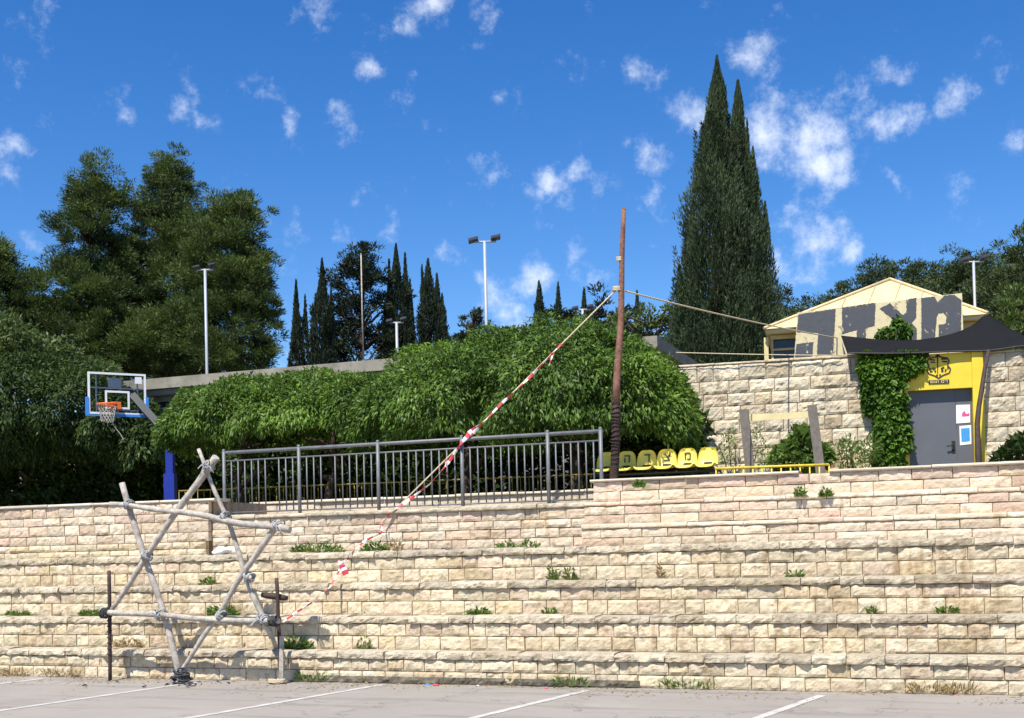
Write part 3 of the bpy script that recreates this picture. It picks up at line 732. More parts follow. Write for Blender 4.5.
def trunk(parent, base, top, r0, r1, name='trunk', limbs=0, spread=1.5, mat='bark', wob=.25):
    mb = MB(); pts = ln(base, top, 9, wob, base[0] * 1.3 + base[1]); mb.tube(pts, [r0 + (r1 - r0) * i / 8 for i in range(9)], 9)
    for k in range(limbs):
        s = pts[3 + k % 5]; an = k * 2.4 + base[0]; e = s + Vector((math.cos(an) * spread, math.sin(an) * spread, spread * random.uniform(.3, .9)))
        mb.tube(ln(s, e, 6, .15, k + 2.), [r1 * 1.1 * (1 - .8 * i / 5) + .01 for i in range(6)], 6)
    return mb.build(name, M[mat], parent)

def clipped_tree(label, specs, zb_px, n, mat, trunks, seed, base, leaf=(.122, .042), group='clipped leafy trees shading the terrace', px_droop=None):
    """specs: (px, py, D, rx, ry, rz)"""
    t = thing('shade_tree', label, 'tree', base, 0, group)
    blobs = []
    for (px, py, D, rx, ry, rz) in specs:
        p = pix_D(px, py, D); blobs.append((np.array(p), np.array([rx, ry, rz])))
    def zc_(P):
        zb = np.array([pix_D(zb_px[0], zb_px[1], p[1]).z for p in P[:1]])[0] if len(P) else 0
        # underside follows a fixed height with a ragged fringe
        zz = ZB + .35 * lump(P * np.array([1, 1, 0]), .9, seed + 3) + .2 * lump(P * np.array([1, 1, 0]), 3.1, seed + 5)
        if px_droop: zz = zz - .55 * np.clip((P[:, 0] / P[:, 1] * F_PX + CX - px_droop) / 25, 0, 1)
        return P[:, 2] > zz
    ZB = pix_D(*zb_px).z
    P, N_ = shell(blobs, n, seed, .105, 1.5, .74, zc_)
    # underside: leaves also hang in the lower part of the crown
    D_ = N_ * .6 + np.array([0, 0, -.75]) + rng.normal(size=P.shape) * .5
    up = N_[:, 2] > .35
    D_[up] = N_[up] * .55 + rng.normal(size=(up.sum(), 3)) * .5 + np.array([0, 0, -.35])
    tv = np.clip(.35 + .42 * rng.random(len(P)) + .45 * lump(P, .8, seed + 20) + .5 * (rng.random(len(P)) > .90), 0, 1)
    Lg = leaf[0] * rng.uniform(.65, 1.3, len(P)); Wd = leaf[1] * rng.uniform(.7, 1.3, len(P))
    leaves_obj('crown', M[mat], t, P, D_, Lg, Wd, tv, nrm=N_, fold=.18)
    for (px, py, D, r) in trunks:
        b0 = pix_D(px, py, D); b0.z = 2.2; tp = Vector((b0.x + random.uniform(-.3, .3), b0.y + .2, blobs[0][0][2] + .3)); trunk(t, b0, tp, r, r * .6, limbs=6, spread=.8)
    return t
big = clipped_tree('big dome shaped clipped tree with drooping leaves behind the right half of the grey railing',
    [(560, 404, 24.2, 2.3, 2.5, 1.62), (455, 416, 24.8, 1.85, 2.4, 1.42), (595, 406, 24.2, 1.7, 2.4, 1.5), (620, 412, 23.8, 1.3, 2.2, 1.25), (512, 396, 25, 1.8, 2.2, 1.35), (408, 426, 25.4, 1.4, 2.1, 1.12),
     (652, 424, 23.6, .88, 1.6, .98), (665, 458, 23.6, .66, 1.2, .62), (568, 396, 25.6, 1.6, 2.2, 1.28)],
    (560, 431, 22.5), 125000, 'hedge', [(470, 480, 25.5, .12), (575, 480, 25, .14), (660, 470, 24.6, .1)], 3.1, pix_D(560, 480, 25), px_droop=655)
clipped_tree('low clipped tree with bright green leaves behind the left half of the grey railing',
    [(215, 430, 27.2, 1.05, 2.0, .95), (265, 426, 27.0, 1.4, 2.1, 1.05), (315, 424, 26.6, 1.5, 2.1, 1.10), (365, 424, 26.2, 1.3, 2.0, 1.02), (190, 440, 27.5, .62, 1.6, .66), (240, 426, 27, 1.3, 2.0, 1.0)],
    (280, 431, 25.4), 72000, 'hedge', [(240, 490, 27.5, .1), (330, 490, 27.2, .11)], 8.4, pix_D(290, 485, 27.2))
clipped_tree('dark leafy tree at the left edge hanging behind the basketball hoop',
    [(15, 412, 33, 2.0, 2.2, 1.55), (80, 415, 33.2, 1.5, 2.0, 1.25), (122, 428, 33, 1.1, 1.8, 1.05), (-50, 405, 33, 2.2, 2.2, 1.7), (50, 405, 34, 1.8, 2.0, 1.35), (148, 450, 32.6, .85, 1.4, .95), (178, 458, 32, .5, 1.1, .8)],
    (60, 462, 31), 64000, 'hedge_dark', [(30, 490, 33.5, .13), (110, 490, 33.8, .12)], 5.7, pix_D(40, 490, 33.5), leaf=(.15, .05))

def shrub(name, label, cat, specs, n, mat, leaf, seed, base, group=None, zmin=None, up=.3, stems=5, tint=None):
    t = thing(name, label, cat, base, 0, group)
    blobs = [(np.array(pix_D(px, py, D)), np.array([rx, ry, rz])) for (px, py, D, rx, ry, rz) in specs]
    P, N_ = shell(blobs, n, seed, .3, 1.6, .45, (lambda Q: Q[:, 2] > zmin) if zmin is not None else None)
    D_ = N_ * .8 + rng.normal(size=P.shape) * .5 + np.array([0, 0, up])
    tv = np.clip(.3 + .5 * rng.random(len(P)) + .4 * lump(P, 2., seed), 0, 1)
    leaves_obj('foliage', M[mat], t, P, D_, leaf[0] * rng.uniform(.6, 1.3, len(P)), leaf[1] * rng.uniform(.7, 1.3, len(P)), tv, nrm=N_, fold=.15)
    mb = MB()
    for k in range(stems):
        c = blobs[k % len(blobs)][0]; e = Vector(c) + Vector((random.uniform(-.2, .2), random.uniform(-.2, .2), random.uniform(0, .2))); s = Vector(base) + Vector((random.uniform(-.1, .1), random.uniform(-.1, .1), 0))
        mb.tube(ln(s, e, 5, .06, k * 2.), [.02, .017, .014, .01, .006], 5)
    mb.build('stem', M['bark'], t); return t
# understorey; rows right of the first are added to darken under the crowns
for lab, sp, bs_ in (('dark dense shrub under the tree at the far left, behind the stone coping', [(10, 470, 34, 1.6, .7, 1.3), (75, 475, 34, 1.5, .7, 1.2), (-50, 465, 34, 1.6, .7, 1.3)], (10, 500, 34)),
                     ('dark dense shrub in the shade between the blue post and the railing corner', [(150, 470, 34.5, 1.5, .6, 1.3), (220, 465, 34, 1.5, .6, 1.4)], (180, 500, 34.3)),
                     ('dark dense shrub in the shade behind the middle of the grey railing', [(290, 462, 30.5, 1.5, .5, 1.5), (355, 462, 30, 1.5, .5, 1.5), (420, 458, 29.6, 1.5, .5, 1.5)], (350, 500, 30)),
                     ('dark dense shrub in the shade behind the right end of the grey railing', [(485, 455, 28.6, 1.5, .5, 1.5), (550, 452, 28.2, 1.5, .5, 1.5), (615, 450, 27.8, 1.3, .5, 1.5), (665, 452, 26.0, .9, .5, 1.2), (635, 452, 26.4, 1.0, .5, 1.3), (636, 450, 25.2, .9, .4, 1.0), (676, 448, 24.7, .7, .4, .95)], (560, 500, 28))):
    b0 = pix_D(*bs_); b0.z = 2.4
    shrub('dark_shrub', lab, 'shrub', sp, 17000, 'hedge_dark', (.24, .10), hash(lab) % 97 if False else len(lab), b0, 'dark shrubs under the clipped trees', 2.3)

# ------------------------------------------------------------------ conifers
def sprays(mats, t, P, D_, Lg, Wd, tv, name='crown'):
    return leaves_obj(name, M[mats], t, P, D_, Lg, Wd, tv)
def pine(label, base, top, env, n_puff, per, seed, mat='pine', group='tall pines on the left', cat='pine tree', name='pine_tree', puff=.44, blade=(.17, .033), trunk_r=.28, trunk_vis=True, lean=.0):
    """env: list of (px, py, D, rx, ry, rz) envelopes; needle puffs sit in their outer layer"""
    t = thing(name, label, cat, base, 0, group)
    blobs = [(np.array(pix_D(px, py, D)), np.array([rx, ry, rz])) for (px, py, D, rx, ry, rz) in env]
    per_tip = 5 if n_puff > 300 else 2
    T_, TN = shell(blobs, max(8, n_puff // per_tip), seed, .22, .8, .5)
    C = np.repeat(T_, per_tip, 0); N_ = np.repeat(TN, per_tip, 0)
    C = C + rng.normal(size=C.shape) * puff * np.array([.72, .72, .5]) + N_ * puff * .3 * rng.random((len(C), 1))
    k = len(C); rad = puff * rng.uniform(.4, 1.05, k)
    off = rng.normal(size=(k * per, 3)); off = unit(off) * (rng.random(k * per) ** .45)[:, None] * np.array([1, 1, .62])
    ci = np.repeat(np.arange(k), per)
    P = C[ci] + off * rad[ci][:, None]
    D_ = off * .9 + N_[ci] * .5 + np.array([0, 0, .55]) + rng.normal(size=P.shape) * .35
    tone = np.repeat(rng.random(len(T_)), per_tip)[ci] * .42
    tv = np.clip(.12 + tone + .35 * rng.random(len(P)) + .28 * off[:, 2] + .3 * lump(C, .35, seed + 2)[ci], 0, 1)
    sprays(mat, t, P, D_, blade[0] * rng.uniform(.6, 1.3, len(P)), blade[1] * rng.uniform(.7, 1.4, len(P)), tv)
    mb = MB(); b0 = Vector(base); pts = ln(b0, Vector(top), 12, .35, seed); mb.tube(pts, [trunk_r * (1 - .88 * i / 11) for i in range(12)], 9)
    tr = mb.build('trunk', M['bark'], t)
    mb = MB(); sel = rng.permutation(k)[:min(k, 46)]
    for i in sel:
        c = Vector(C[i]); h = max(.15, min(.93, (c.z - b0.z) / (Vector(top).z - b0.z) - .08)); s = pts[0].lerp(pts[-1], h); s = pts[int(h * 11)]
        mb.tube(ln(s, c, 6, .25, i * 1.1), [.07, .06, .05, .04, .03, .015], 5)
    mb.build('branches', M['bark'], tr); return t
def gz(p): return Vector((p.x, p.y, terrain_h(p.x, p.y) - .1))
pine('tall left pine with a rounded top, second from the left edge', gz(pix_D(85, 400, 46)), pix_D(92, 185, 46),
     [(90, 180, 46, .5, .7, .7), (96, 205, 45.6, .85, 1.0, .9), (90, 240, 45.4, .95, 1.2, 1.0), (108, 262, 46, .9, 1.2, 1.1), (70, 288, 45, 1.1, 1.4, .9), (105, 305, 45, 1.6, 1.7, 1.2), (45, 300, 45, 1.0, 1.2, .8), (60, 335, 45, 2.0, 1.9, 1.1), (110, 350, 45, 2.0, 1.9, 1.3), (30, 350, 45.5, 1.5, 1.5, 1.2)], 1150, 125, 1.3)
pine('tallest pine with an open pointed top in the middle of the left pine group', gz(pix_D(178, 400, 48)), pix_D(176, 165, 48),
     [(172, 168, 48, .5, .7, .6), (186, 184, 47.8, .5, .7, .4), (170, 196, 48, .8, 1.0, .7), (160, 236, 48, .95, 1.2, 1.0), (188, 244, 47.5, .95, 1.2, 1.0), (178, 292, 47, 1.6, 1.7, 1.4), (150, 275, 47.3, 1.2, 1.4, 1.1), (165, 335, 47, 2.0, 1.8, 1.3)], 960, 125, 2.7)
pine('broad pine with a sloping right side, rightmost of the left pine group', gz(pix_D(232, 400, 45)), pix_D(232, 222, 45),
     [(222, 222, 45, .65, .9, .7), (238, 214, 45, .4, .7, .55), (244, 246, 44.6, .6, 1.0, .9), (220, 255, 44.6, .95, 1.2, 1.0), (248, 278, 44.3, .5, 1.0, .8), (228, 290, 44.3, 1.3, 1.5, 1.1), (234, 325, 44, 1.2, 1.5, 1.2), (254, 335, 44, .55, 1.1, 1.1), (195, 330, 44, 1.5, 1.6, 1.1), (150, 350, 44, 1.9, 1.7, 1.1), (225, 360, 44, 1.9, 1.7, 1.0)], 1150, 125, 4.1)
pine('pine crown cut off by the left edge of the picture', gz(pix_D(-22, 420, 44)), pix_D(-25, 235, 44),
     [(-25, 262, 44, 1.2, 1.4, 1.1), (-20, 300, 44, 1.3, 1.6, 1.2), (0, 285, 44, .4, .7, .7), (18, 325, 44.5, .9, 1.3, .8)], 520, 120, 6.6)
b0 = gz(pix_D(20, 420, 37))
shrub('leafy_tree', 'paler green bushy tree below the left pines at the picture edge', 'tree', [(5, 350, 37, 1.1, 1.5, .95), (45, 366, 37.4, 1.2, 1.4, .8), (-25, 345, 37, 1.3, 1.4, 1.1), (85, 378, 37.6, 1.0, 1.2, .6)], 14000, 'light_leaf', (.2, .075), 12., b0, None, None, .1, 5)

def cypress(label, px, top_py, D, base_py, half_w, seed, n=7000, mat='cypress_far', group='dark cypresses beyond the concrete roof', name='cypress_tree', lean=0., blade=(.2, .045), taper=.75, rag=.22, extra=(), gain=1.15, plumes=34):
    """narrow flame of upward sprays; half_w in metres at the widest, the outline narrows to a ragged spire"""
    top = pix_D(px + lean, top_py, D); bp = pix_D(px, base_py, D); base = gz(bp); t = thing(name, label, 'cypress', base, 0, group)
    def col(top, axis0, H, hw, n, seed):
        h = 1 - (1 - rng.random(n)) ** .72 if False else rng.random(n) ** 1.2; th = rng.random(n) * 2 * math.pi
        prof = hw * np.minimum(1, (1 - h) ** taper * gain + .004) * np.minimum(1, .55 + h * 3.0)
        X = np.stack([np.cos(th), np.sin(th), h * H * .7], 1)
        rr = prof * (1 + rag * 1.8 * lump(X * np.array([1.2, 1.2, 1]), .9, seed) + rag * lump(X * np.array([2.4, 2.4, 1.]), 2.3, seed + 4) + rag * .8 * lump(X * np.array([3., 3., 1.]), 5.5, seed + 8)) * (1 - .45 * rng.random(n) ** 2)
        ax = np.array(axis0) + (np.array(top) - np.array(axis0)) * h[:, None]
        out = np.stack([np.cos(th), np.sin(th), np.zeros(n)], 1)
        return ax + out * rr[:, None], out * (.6 * (1 - h) + .04)[:, None] + np.array([0, 0, .9]) + rng.normal(size=(n, 3)) * (.28 - .2 * h)[:, None]
    H = top.z - base.z
    P, D_ = col(top, base, H, half_w, n, seed)
    PP, DD = [P], [D_]
    for q in range(plumes):
        h = rng.random() ** .9 * .82; th = rng.random() * 2 * math.pi
        pr = half_w * min(1, (1 - h) ** taper * gain + .02) * min(1, .55 + h * 3)
        c = Vector(base).lerp(top, h) + Vector((math.cos(th), math.sin(th), 0)) * pr * rng.uniform(.62, .98)
        ln_ = min(half_w * rng.uniform(.55, 1.5) * (1.15 - h * .6), H * (1 - h) * .55); m_ = int(n / plumes * .42); tt = rng.random(m_); a_ = rng.random(m_) * 2 * math.pi
        rr = half_w * rng.uniform(.10, .2) * (1.05 - .75 * h) * (1 - tt) ** .8 * np.minimum(1, tt * 6 + .3)
        tip = c + Vector((math.cos(th) * .06 * ln_, math.sin(th) * .06 * ln_, ln_))
        PP.append(np.array(c) + (np.array(tip) - np.array(c)) * tt[:, None] + np.stack([np.cos(a_) * rr, np.sin(a_) * rr, np.zeros(m_)], 1))
        DD.append(np.stack([np.cos(a_) * .4 + math.cos(th) * .2, np.sin(a_) * .4 + math.sin(th) * .2, np.full(m_, .9)], 1) + rng.normal(size=(m_, 3)) * .2)
    P = np.concatenate(PP); D_ = np.concatenate(DD)
    for (dx, tpy, hw, frac) in extra:
        tp = pix_D(px + dx, tpy, D); bq = Vector((tp.x, tp.y, base.z + (top.z - base.z) * .15)); P2, D2 = col(tp, bq, tp.z - bq.z, hw, int(n * frac), seed + dx); P = np.concatenate([P, P2]); D_ = np.concatenate([D_, D2])
    tv = np.clip(.25 + .45 * rng.random(len(P)) + .5 * lump(P, 1.1, seed + 7), 0, 1)
    leaves_obj('crown', M[mat], t, P, D_, blade[0] * rng.uniform(.6, 1.4, len(P)), blade[1] * rng.uniform(.7, 1.3, len(P)), tv)
    mb = MB(); mb.tube(ln(base, base.lerp(top, .9), 6, .1, seed), [.2, .17, .14, .1, .06, .03], 7); mb.build('trunk', M['bark'], t); return t
cypress('huge dark cypress with the highest spire, left of the pair behind the stone wall', 714, 60, 41, 372, 1.6, 3.3, 70000, 'cypress', 'pair of huge cypresses', lean=3, blade=(.17, .036), taper=1.0, gain=1.42, rag=.4, plumes=150, extra=((-22, 205, .7, .16), (-7, 128, .5, .1), (-34, 270, .5, .08), (10, 128, .34, .1), (16, 165, .55, .12)))
cypress('huge dark cypress with the lower spire, right of the pair behind the stone wall', 741, 84, 41.6, 372, 1.12, 7.9, 52000, 'cypress', 'pair of huge cypresses', lean=-3, blade=(.17, .036), taper=.92, gain=1.35, rag=.4, plumes=120, extra=((6, 122, .34, .1), (12, 150, .6, .14), (24, 205, .5, .12), (-9, 130, .34, .1)))
cypress('narrow short cypress beside the pines, first of the dark row', 297, 283, 52, 375, .55, 1.1, 8000, lean=-1, taper=1., gain=1.4, extra=((8, 298, .3, .4),))
cypress('narrow cypress with bent spire, second of the dark row', 322, 262, 52, 375, .95, 2.2, 13000, taper=1.05, gain=1.5, extra=((9, 290, .3, .3), (-8, 310, .4, .3)))
cypress('dense dark cypress with twin spires, right of the bare flagpole', 396, 247, 53, 370, 1.1, 4.4, 15000, taper=1., gain=1.5, extra=((-7, 262, .35, .35), (9, 256, .4, .5), (14, 282, .35, .3)))
cypress('ragged cypress closing the dark row on the right', 428, 262, 53, 370, .95, 5.2, 12000, rag=.6, taper=1., gain=1.4, extra=((9, 277, .6, .6), (-6, 268, .3, .3), (14, 297, .5, .4)))
pine('broad dark cedar with drooping tiers behind the bare flagpole', gz(pix_D(360, 375, 53)), pix_D(362, 246, 53),
     [(362, 262, 53, .75, .8, .7), (356, 285, 53, 1.1, 1.1, .9), (372, 300, 53, 1.0, 1.1, .9), (352, 318, 53, 1.3, 1.2, 1.0), (366, 345, 53, 1.5, 1.3, 1.1)], 240, 80, 9.2, 'cypress_far', 'dark cypresses beyond the concrete roof', 'cedar', 'cedar_tree', .42, (.22, .05), .2)
for lab, px, tp, hw in (('plump far cypress, left of three beyond the big clipped tree', 539, 283, .62), ('slim far cypress, middle of three beyond the big clipped tree', 558, 285, .38), ('slim far cypress behind the small twin lamp', 584, 290, .34), ('tiny far cypress just right of the tall wooden pole', 637, 293, .28)):
    cypress(lab, px, tp, 66, 345, hw, px * .37, 4500, group='far cypresses beyond the big clipped tree', taper=.75, gain=1.3, rag=.2, blade=(.22, .055))
def far_tree(label, specs, seed, mat='forest', n_puff=60, per=55, puff=.8, name='pine_tree', group='pines on the wooded hill', cat='pine tree', blade=(.26, .06)):
    c = specs[0]; b = gz(pix_D(c[0], 360, c[2])); tp = pix_D(c[0], c[1] - 2, c[2])
    return pine(label, b, tp, specs, n_puff, per, seed, mat, group, cat, name, puff, blade, .22)
far_tree('round dark bush like crown at the foot of the tall floodlight pole', [(470, 322, 60, .62, .62, .55), (470, 335, 60, .7, .6, .5)], 1.9, 'cypress_far', 26, 60, .3, 'round_tree', 'small trees beyond the big clipped tree', 'tree', (.25, .07))
far_tree('dark low tree crowns behind the small twin lamp', [(575, 326, 62, 1.4, 1, .75), (605, 322, 62, 1.3, 1, .8), (560, 325, 62, .8, .8, .7)], 2.9, 'cypress_far', 60, 60, .5, 'round_tree', 'small trees beyond the big clipped tree', 'tree', (.3, .09))
far_tree('light green airy tree between the tall pole and the huge cypresses', [(650, 318, 50, .95, .9, .6), (632, 326, 50, .7, .8, .5), (660, 335, 50, 1.0, .9, .8), (640, 345, 50, 1.1, .9, .8)], 3.9, 'light_leaf', 60, 60, .38, 'leafy_tree', 'small trees beyond the big clipped tree', 'tree', (.2, .08))
hill = [(782, 300, 84, 1.4, 3.0, 'dark pine peeping out right beside the huge cypress'), (800, 306, 82, 2.2, 1.6, 'low pine crown left of the house roof'), (830, 300, 82, 2.4, 1.8, 'broad pine crown above the left slope of the house roof'),
        (852, 285, 84, 2.0, 2.0, 'pine crown on the hill just left of the roof peak'), (872, 268, 84, 1.5, 2.0, 'pointed pine on the hill straight above the roof peak'), (892, 272, 86, 1.8, 2.2, 'bushy pine right of the pointed one above the roof peak'),
        (908, 266, 84, 1.4, 2.2, 'twin topped tall pine above the letter board'), (925, 272, 84, 1.4, 2.0, 'pine crown above the right part of the letter board'), (944, 282, 80, 1.7, 2.0, 'low rounded pine left of the right floodlight'),
        (974, 262, 70, 1.25, 2.6, 'slender dark pine directly behind the right floodlight'), (958, 274, 72, .8, 2.2, 'thin pine with a single spire left of the right floodlight'), (998, 282, 62, 1.5, 2.2, 'dense pine right of the floodlight pole'),
        (1028, 245, 56, 1.5, 2.4, 'tall pine cut by the right edge of the picture'), (1020, 300, 50, 1.7, 2.0, 'lighter green pine with bare twigs above the black sail')]
for i, (px, py, D, rx, rz, lab) in enumerate(hill):
    q = 84 / D; sp = [(px, py + 8 / 1, D, rx * .55, rx * .6, rz * .42), (px - 4, py + 24, D - .6, rx, rx, rz * .62), (px + 5, py + 42, D - 1, rx * 1.25, rx * 1.1, rz * .7), (px, py + 66, D - 1, rx * 1.4, rx * 1.2, rz * .8)]
    far_tree(lab, sp, i * 1.7 + 2, 'forest' if i != 13 else 'pine', 170, 75, .55 if D > 65 else .45)
P = []
for k in range(5200):
    px = rng.uniform(560, 1060); D = rng.uniform(64, 88); p = pix_D(px, 360, D); P.append((p.x, p.y, terrain_h(p.x, p.y) + rng.uniform(0, 2.6)))
P = np.array(P); Q = np.repeat(P, 20, 0) + rng.normal(size=(len(P) * 20, 3)) * .42
leaves_obj('undergrowth', M['forest'], None, Q, rng.normal(size=Q.shape) + np.array([0, 0, .7]), .3 * rng.uniform(.6, 1.3, len(Q)), .08, None, tuple(pix_D(880, 400, 82)))
tag(bpy.data.objects['undergrowth'], 'dark massed foliage filling the wooded hillside between the pines behind the house', 'undergrowth', None, 'stuff')

# ------------------------------------------------------------------ concrete building behind the trees
def concrete_building():
    c = pix_D(657, 335.5, 29.2); z = c.z; a0, b0 = ab(c); base = Vector((c.x, c.y, 2.4))
    bl = thing('concrete_building', 'low flat roofed concrete building almost hidden behind the clipped trees', 'building', base, SITE_ROT)
    aW = a0 - 17; bD = b0 + 9
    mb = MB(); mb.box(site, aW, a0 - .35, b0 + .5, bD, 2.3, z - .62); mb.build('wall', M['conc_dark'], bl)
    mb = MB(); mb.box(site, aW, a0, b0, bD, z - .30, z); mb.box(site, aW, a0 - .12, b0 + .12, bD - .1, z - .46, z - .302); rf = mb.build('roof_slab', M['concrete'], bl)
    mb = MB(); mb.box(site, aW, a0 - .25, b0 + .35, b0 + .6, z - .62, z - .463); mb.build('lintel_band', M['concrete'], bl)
    a1 = a_of(160, 395, b0)
    for k in range(6):
        aa = a1 - .6 + 2.2 * k
        mb = MB(); mb.prism([site(aa, b0 + .1, z - .462), site(aa, b0 + .46, z - .462), site(aa, b0 + .46, z - 1.05), site(aa, b0 + .38, z - 1.05)], UN * .14); mb.build('bracket', M['concrete'], bl)
    for k in range(5):
        aa = a1 - 1.6 + 2.2 * k
        mb = MB(); mb.box(site, aa, aa + 1.9, b0 + .46, b0 + .52, z - 1.0, z - .63); wn = mb.build('window', M['dark_glass'], bl)
        mb = MB(); mb.box(site, aa, aa + 1.9, b0 + .42, b0 + .458, z - .83, z - .79); mb.build('window_bar', M['concrete'], wn)
    mb = MB(); mb.box(site, aW, a0 - .3, b0 + .3, b0 + .495, z - 1.5, z - 1.03); mb.build('sill_band', M['coping'], bl)
concrete_building()

# ------------------------------------------------------------------ basketball hoop
def hoop():
    D = 30.0
    base = pix_D(171, 497, D); base.z = 2.4
    h = thing('basketball_hoop', 'basketball hoop with clear backboard, blue edge padding and blue padded post', 'basketball hoop', base)
    top = Vector((base.x, base.y, 4.75)); mb = MB(); mb.tube([base, top], .09, 10); mb.build('post', M['blue_trim'], h)
    mb = MB(); mb.box(lambda a, b, z: Vector((base.x + a, base.y + b, z)), -.13, .13, -.17, .13, 2.4, 3.72); mb.box(lambda a, b, z: Vector((base.x + a, base.y + b, z)), -.09, .09, -.12, .09, 3.722, 4.3); mb.build('post_padding', M['blue_pad'], h)
    # backboard plane: corners in the picture
    TL = pix_D(87.5, 374.5, D - .25); TR = pix_D(145.5, 371.5, D + .45); wv = (TR - TL); wv.z = 0; W_ = wv.length; wv.normalize(); nv = Vector((-wv.y, wv.x, 0))
    zt = (TL.z + TR.z) / 2; H = 1.05; O = Vector((TL.x, TL.y, zt))
    def bf(a, b, z): return O + wv * a + nv * b + Vector((0, 0, z))
    m, nt, N, K, B = NM('acrylic'); B.inputs['Base Color'].default_value = (.75, .8, .85, 1); B.inputs['Transmission Weight'].default_value = 1; B.inputs['Roughness'].default_value = .02; B.inputs['IOR'].default_value = 1.02
    mb = MB(); mb.box(bf, 0.03, W_ - .03, -.006, .006, -H + .03, -.03); bb = mb.build('backboard', m, h)
    mb = MB()
    for (x0, x1, z0, z1) in ((0, W_, -.05, 0), (0, W_, -H, -H + .05), (0, .05, -H + .05, -.05), (W_ - .05, W_, -H + .05, -.05)): mb.box(bf, x0, x1, -.02, .02, z0, z1)
    mb.build('frame', M['white'], bb)
    cx = W_ / 2; s0, s1, q0, q1 = cx - .30, cx + .30, -H + .14, -H + .60
    mb = MB()
    for (x0, x1, z0, z1) in ((s0, s1, q1 - .05, q1), (s0, s1, q0, q0 + .05), (s0, s0 + .05, q0 + .05, q1 - .05), (s1 - .05, s1, q0 + .05, q1 - .05)): mb.box(bf, x0, x1, -.014, -.0065, z0, z1)
    mb.build('target_square', M['white'], bb)
    mb = MB()
    for (x0, x1, z0, z1) in ((.05, W_ - .05, -.40, -.37), (cx - .52, cx - .49, -H + .05, -.05), (cx + .49, cx + .52, -H + .05, -.05), (cx - .49, cx + .49, -H + .10, -H + .13)): mb.box(bf, x0, x1, .022, .05, z0, z1)
    mb.box(bf, cx - .2, cx + .12, .05, .10, -.36, -.12); mb.build('rear_frame', M['pole_white'], bb)
    mb = MB(); mb.box(bf, cx - .07, cx + .0, .1, .12, -.28, -.19); mb.build('bracket_hole', M['dark_glass'], bb)
    mb = MB(); mb.box(bf, W_ - .27, W_ - .1, -.014, -.0065, -.25, -.08); mb.build('sticker', M['white'], bb)
    mb = MB()
    for (x0, x1, z0, z1) in ((-.06, .012, -H - .05, -H + .42), (W_ - .012, W_ + .06, -H - .05, -H + .46), (.62, W_ - .012, -H - .05, -H + .012), (.012, .3, -H - .05, -H - .02)): mb.box(bf, x0, x1, -.035, .035, z0, z1)
    mb.build('edge_padding', M['blue_trim'], h)
    # arm from the board down to the post
    mb = MB(); p0 = bf(cx + .25, .1, -.35); p1 = top + Vector((0, .0, -.1)); d = (p1 - p0).normalized(); e = d.cross(nv).normalized() * .09
    mb.hexa([p0 - e + nv * .0, p1 - e, p1 - e + nv * .12, p0 - e + nv * .12, p0 + e, p1 + e, p1 + e + nv * .12, p0 + e + nv * .12]); mb.build('arm', M['grey_arm'], h)
    rc = bf(cx - .33, -.42, -H + .20); rim = MB()
    rim.tube([rc + Vector((math.cos(t) * .225, math.sin(t) * .225, 0)) for t in [2 * math.pi * k / 24 for k in range(25)]], .022, 6, False)
    rim.box(bf, cx - .18, cx + .05, -.2, -.015, -H + .12, -H + .30); rim.box(bf, cx - .30, cx - .1, -.32, -.2, -H + .16, -H + .25)
    for k in range(12):
        t = 2 * math.pi * k / 12; q = rc + Vector((math.cos(t) * .225, math.sin(t) * .225, -.02)); rim.sphere(q, .025, 6, 4)
    rm = rim.build('rim', M['orange'], h)
    nt_ = MB()
    for k in range(14):
        for sgn in (1, -1):
            pts = []
            for j in range(7):
                t = 2 * math.pi * (k + sgn * j * .5) / 14; r = .222 - .075 * (j / 6) ** .7; pts.append(rc + Vector((math.cos(t) * r, math.sin(t) * r, -.03 - .068 * j)))
            nt_.tube(pts, .0065, 4, False)
    nt_.build('net', M['net'], rm)
    mb = MB(); mb.tube(ln(rc + Vector((.1, 0, -.44)), rc + Vector((.42, .0, -.95)), 6, .03, 1), .008, 4); mb.build('loose_string', M['net'], rm)
hoop()

# ------------------------------------------------------------------ floodlight poles
def flood(label, top_px, base_px, D, r, arm=.5, tall=True):
    top = pix_D(*top_px, D); base = pix_D(*base_px, D); base.x = top.x; base.z = terrain_h(base.x, base.y) - .1
    f = thing('floodlight_pole', label, 'floodlight', base, 0, 'floodlight poles')
    mb = MB(); mb.tube([base, base.lerp(top, .5), top], [r * 1.2, r, r * .9], 8); mb.build('pole', M['pole_white'], f)
    mb = MB(); mb.tube([top + Vector((-arm, 0, -.03)), top + Vector((arm, 0, -.03))], r * .6, 6); mb.build('crossarm', M['pole_white'], f)
    for s in (-1, 1):
        c = top + Vector((s * arm * .98, -.05, .05 + (.05 if s > 0 else -.02))); w = arm * .42
        t = Vector((w, 0, w * .22)); n = Vector((0, -.15, .03)); u_ = Vector((0, 0, .045 if tall else .02))
        mb = MB(); mb.hexa([c - t + n - u_, c + t + n - u_, c + t - n - u_, c - t - n - u_, c - t + n + u_, c + t + n + u_, c + t - n + u_, c - t - n + u_])
        mb.tube([c - u_, top + Vector((s * arm * .8, 0, -.03))], r * .45, 5); mb.build('lamp', M['lamp'], f)
flood('tall pale floodlight pole in front of the left pines', (205, 269), (203, 375), 40, .05, .27, False)
flood('tall white floodlight pole with two dark lamps standing clear against the sky', (484.5, 241), (484, 330), 44, .062, .42)
flood('short twin floodlight before the dark cypress row', (396.5, 322), (396, 360), 50, .062, .3)
flood('short twin floodlight beyond the big clipped tree, beside the wooden pole', (582.5, 309), (582, 335), 56, .065, .36)
flood('pale floodlight pole behind the right roof end of the house', (973.5, 261), (976, 310), 40, .05, .34)
